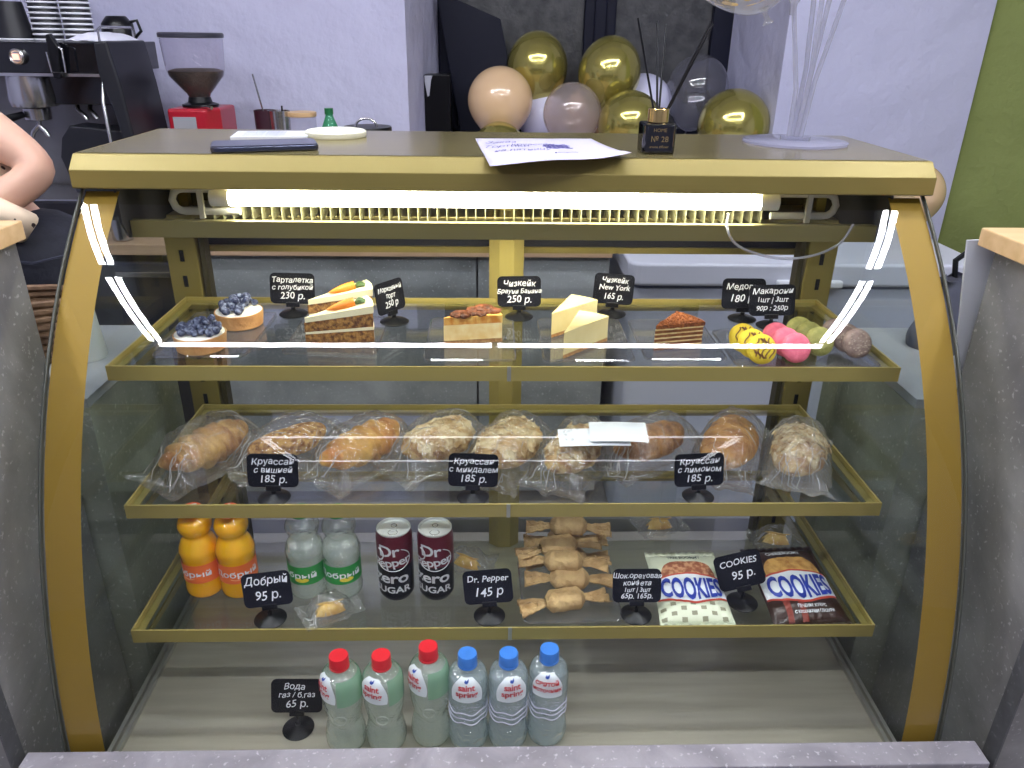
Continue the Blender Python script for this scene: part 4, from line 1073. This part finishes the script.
obj('balloon_stick', MB().tube([(0, 0, -.934), (0, 0, -.12)], .004, 8), clear_tube, bp_, smooth=True)

# ================================================================== WINDOW RECESS
t = thing('leaning_board', 'dark navy board leaning in the window recess', 'board', (-.09, 2.13, 1.0))
obj('board_panel', MB().prism([(-.055, .0), (.115, .0), (.13, .34), (.10, .475), (-.13, .565), (-.15, .56)], 0, .02, lambda x, z, y: Vector((x, y, z))).xf(rot_m(0, 0, -6)), mat('board_navy', (20, 22, 36), .45, spec=.2), t, bevel=.003)
t = thing('black_box', 'black glossy box standing left of the leaning board', 'box', (-.24, 1.98, 1.0))
obj('box_body', MB().box(-.045, .055, 0, .13, 0, .275), mat('black_gloss', (12, 12, 16), .3, spec=.2), t, bevel=.003)
obj('tape_piece', MB().prism([(-.043, .272), (-.012, .272), (-.018, .255), (-.026, .20), (-.033, .195), (-.043, .25)], -.0012, -.0004, lambda x, z, y: Vector((x, y, z))), mat('tape_grey', (170, 172, 186), .4), t)

# ================================================================== BACK COUNTER
cz0 = .872
t = thing('back_counter', 'long back counter with grey concrete-look fronts and a wooden worktop', 'counter', (-.9, 1.35, 0))
obj('worktop', MB().box(-2.0, 1.22, -.42, .395, cz0-.030, cz0), oak_dark, t, bevel=.002)
for x0, x1, nm in ((.012, .830, 'front_panel'), (.836, 1.216, 'front_panel')):
    obj(nm, MB().box(x0, x1, -.40, -.38, .05, cz0-.034), laminate('counter_front_' + str(len(MATS)), (108, 112, 114), (128, 132, 134), (150, 154, 156), 3.2), t, bevel=.001)
obj('carcass', MB().box(-2.0, -.40, -.37, .39, .05, cz0-.034), conc_dark, t)
obj('carcass', MB().box(.0, 1.21, -.37, .39, .05, cz0-.034), conc_dark, t)
t = thing('undercounter_fridge', 'dark navy undercounter fridge left of the grey fronts', 'fridge', (-1.09, .95, .05))
obj('door', MB().box(-.205, .190, -.03, .0, .01, .77), navy, t, bevel=.004)
obj('door_handle', MB().box(-.195, .18, -.045, -.031, .735, .750), steel, t, bevel=.002)
# white chest freezer at the right
t = thing('chest_freezer', 'white chest freezer with rounded lid standing behind the case', 'freezer', (.84, 1.06, 0))
obj('cabinet', MB().prism(rrect(.96, .50, .03), .02, .790), mat('freezer_body', (172, 176, 192), .4), t, smooth=True)
lid = obj('lid', MB().prism(rrect(.985, .53, .045), .800, .865), mat('freezer_lid', (184, 186, 200), .35), t, bevel=.010, seg=4)
obj('seal', MB().prism(rrect(.955, .495, .03), .7905, .7995), mat('seal_blue', (70, 78, 104), .5), t)
obj('lid_handle', MB().box(-.09, .09, -.285, -.262, .802, .822), white_pl, lid, bevel=.005)
t = thing('paper_stack', 'printed papers lying on the white freezer', 'paper', (.69, .98, .8655), (0, 0, R_(4)))
obj('paper', MB().box(-.13, .11, -.07, .07, .0003, .0020), mat('paper_pinkish', (216, 204, 214), .7), t)
obj('paper', MB().box(-.09, .12, -.05, .075, .0023, .0035, rot_m(0, 0, 8)), mat('paper_floral', (176, 178, 160), .7, col2=(196, 170, 180), scale=60), t)

# ================================================================== COFFEE GRINDER
red = mat('grinder_red', (166, 24, 44), .35, .1, coat=.3)
t = thing('coffee_grinder', 'red coffee grinder with a clear bean hopper half full', 'coffee grinder', (-.950, 1.42, cz0))
t.scale = (.93, .93, .98)
obj('grinder_body', MB().prism([(-.085, -.10), (.04, -.10), (.075, -.05), (.080, .10), (-.085, .10)], .02, .332), red, t, bevel=.008, seg=3)
obj('foot_plate', MB().box(-.09, .085, -.14, .11, 0, .019), black_pl, t, bevel=.003)
obj('screen', MB().box(-.068, .008, -.1035, -.1005, .215, .308), mat('screen_grey', (150, 152, 160), .25), t, bevel=.001)
obj('lever', MB().tube([(.02, -.06, .335), (.05, -.09, .338), (.065, -.10, .336)], .006, 8), steel, t, smooth=True)
obj('collar', MB().lathe([(.060, .332), (.060, .340), (.040, .346), (.036, .362)], 28, c=(-.005, 0, 0)), black_pl, t, smooth=True)
h = obj('hopper', MB().lathe([(.034, .360), (.040, .372), (.088, .425), (.094, .445), (.100, .535)], 40, c=(-.005, 0, 0), cap=False), glassy('hopper_clear', (.90, .88, .92), .04, 1.5, milk=.06), t, smooth=True)
obj('coffee_beans', MB().lathe([(.033, .361), (.038, .372), (.085, .425), (.089, .440), (.070, .446), (.0005, .449)], 40, c=(-.005, 0, 0)), mat('coffee_beans', (66, 44, 32), .5, col2=(26, 16, 12), scale=170, bump=1, bscale=150, lo=.4, hi=.6), h, smooth=True)
obj('hopper_lid', MB().lathe([(.098, .536), (.104, .538), (.104, .548), (.100, .552), (.0005, .552)], 40, c=(-.005, 0, 0)), mat('lid_dark', (50, 50, 62), .4), t, smooth=True)

# ================================================================== ESPRESSO MACHINE
mach = mat('machine_black', (12, 13, 18), .12, spec=.7); mach_m = mat('machine_matte', (22, 24, 32), .42)
t = thing('espresso_machine', 'black espresso machine with chrome group head and steel back', 'espresso machine', (-1.33, 1.15, cz0))
Lm = lambda x: x + 1.33
obj('top_housing', MB().box(-.33, .205, .0, .42, .430, .512), mach, t, bevel=.004)
obj('housing_trim', MB().box(-.33, .205, -.006, .002, .424, .432), steel, t)
sp = [(.207, .515), (.245, .518), (.262, .40), (.278, .20), (.285, .01), (.245, .01), (.245, .22), (.228, .33), (.206, .43)]
obj('side_panel', MB().prism(sp, -.02, .24, lambda x, z, y: Vector((x, y, z))), mach_m, t, bevel=.006)
obj('back_splash', MB().box(-.33, .235, .20, .22, .05, .425), mat('splash_steel', (136, 136, 140), .3, .4, col2=(112, 110, 112), scale=5), t)
obj('under_box', MB().box(.02, .21, .05, .20, .345, .424), mach, t, bevel=.003)
obj('drip_base', MB().box(-.33, .24, -.06, .19, .0, .085), mach_m, t, bevel=.004)
obj('drip_grate', MB().box(-.32, .235, -.05, .18, .0855, .090), steel, t)
obj('water_box', MB().prism([(.055, .095), (.235, .095), (.235, .275), (.075, .290), (.045, .255), (.030, .20)], .02, .12, lambda x, z, y: Vector((x, y, z))), mach_m, t, bevel=.004)
obj('group_head', MB().lathe([(.036, .335), (.062, .340), (.066, .36), (.060, .424)], 32, c=(-.03, .06, 0)), steel, t, smooth=True)
pf = obj('portafilter', MB().lathe([(.030, .300), (.036, .303), (.037, .334), (.030, .335)], 28, c=(-.03, .06, 0)), steel, t, smooth=True)
obj('portafilter_handle', MB().tube([(-.055, .03, .318), (-.09, -.03, .305), (-.14, -.10, .285)], [.009, .013, .015], 12), black_pl, pf, smooth=True)
obj('spout', MB().tube([(-.03, .06, .300), (-.03, .055, .285), (-.012, .05, .268), (-.006, .05, .255)], .007, 10), steel, pf, smooth=True)
obj('spout', MB().tube([(-.03, .06, .300), (-.03, .055, .285), (-.048, .05, .268), (-.054, .05, .255)], .007, 10), steel, pf, smooth=True)
obj('second_spout', MB().tube([(.06, .12, .342), (.065, .11, .325), (.085, .10, .312), (.092, .10, .298)], .007, 10), steel, t, smooth=True)
obj('second_spout', MB().tube([(.10, .12, .342), (.10, .11, .325), (.115, .10, .316), (.122, .10, .302)], .007, 10), steel, t, smooth=True)
k_ = obj('power_knob', MB().lathe([(.021, 0), (.021, .012), (.017, .016), (.013, .012), (.0005, .012)], 32, M=Matrix.Rotation(PI/2, 4, 'X')).xf(Matrix.Translation((-.012, -.001, .474))), steel, t, smooth=True)
obj('power_light', MB().box(-.021, -.004, -.0165, -.0135, .466, .482), lamp_mat('amber_light', (1, .36, .02), .75), k_)
obj('steam_wand', MB().tube([(.20, .02, .425), (.205, -.02, .36), (.205, -.02, .20), (.20, -.03, .15)], .0055, 10), steel, t, smooth=True)
st = obj('steam_lever', MB().prism([(.085, .42), (.105, .42), (.118, .50), (.100, .535), (.086, .53)], -.030, -.012, lambda x, z, y: Vector((x, y, z))), black_pl, t, bevel=.004)
obj('lever_bracket', MB().tube([(.085, -.035, .488), (.088, -.035, .436), (.126, -.035, .436), (.128, -.035, .495), (.120, -.035, .500)], .0028, 8), steel, st, smooth=True)
obj('cup_rail', MB().tube([(.205, .03, .512), (.205, .03, .545), (.21, .04, .552), (.225, .20, .552), (.226, .21, .545), (.226, .21, .512)], .0035, 8), steel, t, smooth=True)
for k in range(3):
    obj('gauge_pipe', MB().tube([(.225, .10, .34-.05*k), (.245, .08, .33-.05*k), (.240, .06, .30-.05*k)], .007, 8), steel, t, smooth=True)
# cup stacks on the machine
cupk = mat('paper_cup_black', (28, 28, 34), .45); cupw = mat('cup_rim_white', (226, 226, 236), .5)
def cup(loc, label, grp, r=.041, big=False):
    t = thing('paper_cup', label, 'paper cup', loc, (0, 0, 0), grp)
    hh = .105
    obj('cup_wall', MB().lathe([(r, .003), (r*.72, hh), (r*.70, hh), (r*.97, .003)], 32, cap=False), cupk, t, smooth=True)
    obj('cup_rim', MB().tube([(r*math.cos(R_(q)), r*math.sin(R_(q)), .0030) for q in range(0, 360, 12)], .0030, 8, closed=True), cupw, t, smooth='all')
    obj('cup_bottom', MB().lathe([(r*.70, hh-.006), (.0005, hh-.006)], 24, cap=False), cupw, t, smooth=True)
    return t
ztop = cz0 + .5125
c0 = None
stacks = [(-1.455, 1.36, 1, 'black paper cup stack at the left edge of the view', .048), (-1.365, 1.38, 11, 'striped stack of nested paper cups in the middle', .041), (-1.272, 1.38, 8, 'striped stack of nested paper cups at the right', .041)]
for si, (x, y, n, w, r) in enumerate(stacks):
    for k in range(n):
        lab = 'black paper cup standing upside down at the left edge of the view' if n == 1 else 'upside-down paper cup nested in the %s stack on the espresso machine' % ('front' if si == 1 else 'rear')
        grp = 'single black cup' if n == 1 else 'paper cups of the %s stack' % ('front' if si == 1 else 'rear')
        if c0 is None: c0 = cup((x, y, ztop), lab, grp, .052); continue
        if si == 1 and k == 0: c1 = cup((x, y, ztop), lab, grp, .041); continue
        dup(c1, lab, grp, (x, y, ztop + k*.0145))
del c0['group']
t = thing('folded_cloth', 'white cloth lying on top of the espresso machine', 'cloth', (-1.165, 1.30, ztop))
obj('cloth', MB().grid(lambda a, b: Vector((-.075+.15*a, -.09+.18*b, .002+.022*(1-abs(2*a-1)**3)*(1-abs(2*b-1)**4)+.006*abs(nz(a*4, b*4)))), 20, 20), mat('cloth_white', (214, 214, 230), .8), t, smooth='all', solid=.001)
t = thing('milk_pitcher', 'black milk pitcher with a handle on the espresso machine', 'pitcher', (-1.19, 1.46, ztop))
obj('pitcher_body', MB().lathe([(.045, 0), (.050, .004), (.046, .05), (.030, .070), (.026, .072)], 28), black_pl, t, smooth=True)
obj('pitcher_handle', MB().tube([(.040, 0, .055), (.062, 0, .060), (.070, 0, .030), (.048, 0, .010)], .005, 8), black_pl, t, smooth=True)

# ================================================================== SMALL THINGS ON THE BACK COUNTER
t = thing('utensil_cup', 'dark cup on the back counter holding a twisted bar spoon', 'cup', (-.775, 1.50, cz0))
obj('cup_body', MB().lathe([(.026, 0), (.030, .002), (.037, .310), (.035, .310), (.028, .01)], 28, cap=False), mat('cup_maroon', (64, 38, 50), .35, .3), t, smooth=True)
obj('bar_spoon', MB().tube([(0, .01, .02), (-.01, .01, .31), (-.030, .01, .42)], .0028, 8), steel, t, smooth=True)
t = thing('steel_cup', 'steel shaker cup beside the utensil cup', 'cup', (-.728, 1.49, cz0))
obj('cup_body', MB().lathe([(.026, 0), (.036, .310), (.034, .310), (.0005, .01)], 28, cap=False), steel, t, smooth=True)
obj('pen', MB().tube([(.008, 0, .15), (.012, 0, .325)], [.004, .003], 8), black_pl, t, smooth=True)
t = thing('glass_jar', 'clear glass jar with a wooden lid', 'jar', (-.655, 1.50, cz0))
obj('jar_body', MB().lathe([(.042, .0), (.045, .003), (.045, .288), (.043, .29)], 32, cap=False), glassy('jar_glass', (.9, .9, .93), .03, 1.5, milk=.08), t, smooth=True)
obj('wooden_lid', MB().lathe([(.046, .291), (.048, .293), (.048, .304), (.046, .306), (.0005, .306)], 32), oak, t, smooth=True)
t = thing('green_bottle', 'green plastic bottle on the back counter', 'bottle', (-.565, 1.50, cz0))
obj('bottle_body', MB().lathe(smooth_prof([(.0005, .002), (.03, .0), (.034, .01), (.034, .18), (.032, .24), (.016, .285), (.0125, .295), (.0125, .302)], 40), 28, cap=False), glassy('green_pet', (.25, .75, .45), .05, 1.5, milk=.25, milk_col=(.15, .65, .35)), t, smooth=True)
obj('cap', MB().lathe([(.0145, .299), (.0145, .318), (.0005, .319)], 24), mat('cap_dark_green', (24, 104, 60), .4), t, smooth=True)
t = thing('black_bowl', 'black lidded pot with a curved wire handle', 'pot', (-.440, 1.50, cz0))
obj('pot', MB().lathe([(.06, 0), (.075, .004), (.080, .258), (.078, .262), (.0005, .266)], 40), black_pl, t, smooth=True)
obj('pot_handle', MB().tube([(-.035+.0*q, -.03, .262) if q == 0 else (-.035*math.cos(R_(q)), -.03, .262+.028*math.sin(R_(q))) for q in range(0, 181, 15)], .004, 8), steel, t, smooth=True)
t = thing('small_steel_cup', 'small steel cup on the wooden counter seen through the left end', 'cup', (-1.075, .985, cz0))
obj('cup_body', MB().lathe([(.024, 0), (.028, .003), (.028, .062), (.026, .062), (.026, .004)], 28, cap=False), steel, t, smooth=True)

# ================================================================== THINGS ON THE SIDE CABINETS
zc = .8852
t = thing('paper_roll', 'white paper roll standing beside the left glass end of the case', 'paper roll', (-.752, .085, zc))
obj('roll', MB().lathe([(.034, 0), (.034, .002), (.028, .088), (.024, .090), (.010, .088), (.010, .002)], 32), mat('paper_roll_white', (206, 208, 216), .8), t, smooth=True)
t = thing('wicker_basket', 'brown wicker basket tucked between the left counter and the case', 'basket', (-.83, .10, zc))
for k in range(9):
    rr = .075 + .012*math.sin(k/8*PI); o = obj('wicker_coil', MB().tube([((rr+.002*math.sin(R_(q*9)+k))*math.cos(R_(q)), (rr+.002*math.sin(R_(q*9)+k))*.7*math.sin(R_(q)), .007+.0125*k) for q in range(0, 360, 6)], .0062, 7, closed=True), mat('wicker', (128, 100, 76), .7, col2=(92, 68, 50), scale=40), t, smooth=True)
obj('basket_floor', MB().lathe([(.075, .0), (.075, .004), (.0005, .004)], 30, sy=.7), mat('wicker', (128, 100, 76)), t)
t = thing('dark_bag', 'dark grey-blue fabric bag with black straps behind the right counter', 'bag', (.900, .150, zc))
fab = mat('bag_fabric', (84, 86, 104), .85, col2=(62, 64, 80), scale=6, bump=.5, bscale=20)
obj('bag_body', MB().grid(lambda a, b: (lambda th, z: Vector((.125*math.cos(th)*(1-.35*z**2)*(1+.08*nz(math.cos(th)*2, z*3, 1)), .060*math.sin(th)*(1-.45*z**2), .135*z + .012*nz(math.cos(th)*2, math.sin(th)*2, z)*z)))(2*PI*b, a), 18, 40, closev=True), fab, t, smooth='all')
obj('bag_opening', MB().grid(lambda a, b: Vector((.10*a*math.cos(2*PI*b), .033*a*math.sin(2*PI*b), .132-.012*(1-a))), 6, 30, closev=True), mat('bag_inside', (40, 40, 52), .9), t, smooth='all')
for y in (-.035, .03):
    obj('strap', MB().tube([(-.05, y*.6, .10), (-.055, y, .16), (-.01, y, .20), (.06, y, .195), (.10, y, .15), (.105, y*.6, .08)], .0055, 8), black_pl, t, smooth=True)
t = thing('white_board_panel', 'white card panel leaning beside the right counter', 'panel', (.700, -.080, zc), (0, 0, 0))
obj('card', MB().prism([(.030, .0), (.026, .04), (-.010, .262), (.040, .264), (.10, .24), (.09, .10), (.08, .0)], -.002, .002, lambda x, z, y: Vector((x, y, z))), white_pl, t)
# ================================================================== PERSON AT THE LEFT
skin = mat('skin', (212, 172, 150), .5, sss=.12, col2=(206, 160, 140), scale=9)
jean = mat('black_jeans', (24, 26, 38), .8, col2=(32, 34, 48), scale=30, bump=.4, bscale=90)
dots = None
def skinned(name, verts, edges, radii, m, parent, root=0, sub=2):
    me = bpy.data.meshes.new(name); me.from_pydata(verts, edges, []); me.update()
    o = bpy.data.objects.new(name, me); COL.objects.link(o); o.parent = parent
    md = o.modifiers.new('skin', 'SKIN'); md.use_smooth_shade = True
    for i, r in enumerate(radii):
        r = r if isinstance(r, tuple) else (r, r)
        me.skin_vertices[0].data[i].radius = r; me.skin_vertices[0].data[i].use_root = (i == root)
    s = o.modifiers.new('sub', 'SUBSURF'); s.levels = sub; s.render_levels = sub
    me.materials.append(m); return o
# standing behind the left counter, leaning to the left, elbow bent towards the case
P = thing('person', 'person in black jeans and dotted cream top with a bent bare arm', 'person', (-1.12, .50, 0))
V = [(.07, 0, .94), (-.02, .0, 1.10), (-.16, .0, 1.26), (-.27, .0, 1.38), (-.32, .0, 1.455), (-.36, -.01, 1.52), (-.39, -.03, 1.60),  # pelvis, waist, chest, collar, neck, chin, head top
     (-.155, -.02, 1.385), (.178, -.06, 1.152), (-.02, -.20, 1.03), (-.09, -.235, 1.01),        # near arm: shoulder, elbow, wrist, palm
     (-.40, .0, 1.35), (-.52, -.06, 1.16), (-.46, -.22, 1.05), (-.42, -.27, 1.03),               # far arm
     (.14, 0, .88), (.12, -.01, .48), (.13, .02, .08), (.13, -.11, .04),
     (-.01, 0, .88), (-.03, -.01, .48), (-.02, .02, .08), (-.02, -.11, .04)]
Ed = [(0,1),(1,2),(2,3),(3,4),(4,5),(5,6),(3,7),(7,8),(8,9),(9,10),(3,11),(11,12),(12,13),(13,14),(0,15),(15,16),(16,17),(17,18),(0,19),(19,20),(20,21),(21,22)]
Rr = [(.11,.085),(.095,.075),(.125,.085),(.10,.08),.052,(.070,.08),(.062,.08), .060,(.046,.046),.028,(.034,.018), .058,.042,.027,(.034,.018), (.085,.09),(.058,.06),(.042,.045),(.035,.028), (.085,.09),(.058,.06),(.042,.045),(.035,.028)]
body = skinned('body', V, Ed, Rr, skin, P, 0)
def hand(px, side):
    for k, (dy, ln) in enumerate(((-.018, .062), (-.006, .070), (.006, .066), (.017, .052))):
        b = Vector(px) + Vector((-.022, dy, 0))
        skinned('finger', [b, b+Vector((-.4*ln, 0, -.006)), b+Vector((-.7*ln, 0, -.020)), b+Vector((-.85*ln, 0, -.038))], [(0,1),(1,2),(2,3)], [.0095, .0088, .008, .0068], skin, body, 0, 1)
    b = Vector(px) + Vector((.006, -.022*side, 0))
    skinned('thumb', [b, b+Vector((-.018, -.022*side, -.004)), b+Vector((-.040, -.028*side, -.014))], [(0,1),(1,2)], [.012, .0105, .008], skin, body, 0, 1)
hand((-.09, -.235, 1.01), 1); hand((-.42, -.27, 1.03), 1)
# jeans
jn = skinned('jeans', [(.075, 0, 1.075), (.085, 0, .93), (.14, 0, .84), (.125, -.01, .48), (.13, .02, .12), (-.005, 0, .84), (-.025, -.01, .48), (-.02, .02, .12)], [(0,1),(1,2),(2,3),(3,4),(1,5),(5,6),(6,7)],
        [(.150,.125),(.175,.135),(.100,.108),(.075,.078),(.062,.065),(.100,.108),(.075,.078),(.062,.065)], jean, P, 1)
obj('pocket_seam', MB().tube([(.085, -.135, .985), (.14, -.128, .975), (.20, -.095, .985)], .0025, 6), mat('seam', (52, 54, 72), .8), jn)
obj('pocket_seam', MB().tube([(.075, -.136, .90), (.15, -.122, .905), (.205, -.09, .93)], .0025, 6), mat('seam', (52, 54, 72), .8), jn)
# dotted cream top with tied hem
def dotted():
    m, nt, b = new_mat('dotted_cream'); N = nt.nodes; L = nt.links
    tc = N.new('ShaderNodeTexCoord'); v = N.new('ShaderNodeTexVoronoi'); v.inputs['Scale'].default_value = 42; v.inputs['Randomness'].default_value = .5
    L.new(tc.outputs['Object'], v.inputs['Vector'])
    cr = N.new('ShaderNodeValToRGB'); cr.color_ramp.interpolation = 'CONSTANT'; cr.color_ramp.elements[0].color = srgb(50, 34, 30); cr.color_ramp.elements[1].position = .22; cr.color_ramp.elements[1].color = srgb(222, 200, 176)
    L.new(v.outputs['Distance'], cr.inputs[0]); L.new(cr.outputs[0], b.inputs['Base Color']); b.inputs['Roughness'].default_value = .8
    return m
dm = dotted()
top = skinned('dotted_top', [(.055, 0, 1.045), (-.02, 0, 1.12), (-.16, 0, 1.26), (-.265, 0, 1.37), (-.17, -.02, 1.375), (-.09, -.03, 1.33), (-.39, 0, 1.345), (-.44, -.02, 1.28)], [(0,1),(1,2),(2,3),(3,4),(4,5),(3,6),(6,7)],
        [(.160,.120),(.140,.108),(.155,.11),(.115,.092),.075,.070,.075,.070], dm, P, 0)
obj('tied_hem', MB().tube([(.115, -.11, 1.03), (.150, -.135, 1.065), (.125, -.15, 1.09), (.085, -.15, 1.06), (.10, -.14, 1.02)], [.018, .026, .024, .022, .012], 14), dm, top, smooth='all')
# head: hair and face
hd = Vector((-.375, -.02, 1.585))
obj('head', MB().grid(lambda a, b: (lambda th, ph: hd + Vector((.075*math.sin(th)*math.cos(ph), .092*math.sin(th)*math.sin(ph)*(1.0), .115*math.cos(th)*(1.0) - .006*math.sin(th))))(PI*a, 2*PI*b), 24, 28, closev=True), skin, body, smooth='all')
obj('hair', MB().grid(lambda a, b: (lambda th, ph: hd + Vector((.086*math.sin(th)*math.cos(ph), .014 + .100*math.sin(th)*math.sin(ph), .012+.122*math.cos(th))))(PI*.62*a, PI*(-.12 + 1.24*b)), 18, 28), mat('dark_hair', (42, 30, 26), .6), body, smooth='all', solid=.01)
obj('hair_bun', MB().lathe([(.001, -.04), (.03, -.03), (.04, 0), (.03, .03), (.001, .04)], 20, c=tuple(hd+Vector((0, .11, .02)))), mat('dark_hair', (42, 30, 26), .6), body, smooth='all')
for s in (-1, 1):
    obj('eye', MB().lathe([(.0005, -.007), (.011, 0), (.0005, .007)], 14, c=tuple(hd+Vector((s*.028, -.082, .008)))), white_pl, body, smooth='all')
    obj('pupil', MB().lathe([(.0005, -.004), (.005, 0), (.0005, .004)], 12, c=tuple(hd+Vector((s*.028, -.0915, .008)))), black_pl, body, smooth='all')
    obj('ear', MB().lathe([(.0005, -.022), (.010, 0), (.0005, .022)], 14, c=tuple(hd+Vector((s*.076, .005, -.005)))), skin, body, smooth='all')
obj('nose', MB().tube([(hd.x, hd.y-.086, hd.z+.010), (hd.x, hd.y-.108, hd.z-.020), (hd.x, hd.y-.090, hd.z-.026)], [.006, .011, .007], 12), skin, body, smooth='all')
obj('mouth', MB().tube([(hd.x+q*.008, hd.y-.082+abs(q)*.003, hd.z-.052) for q in (-3, -2, -1, 0, 1, 2, 3)], [.002, .004, .005, .005, .005, .004, .002], 8), mat('lips', (176, 92, 90), .5), body, smooth='all')
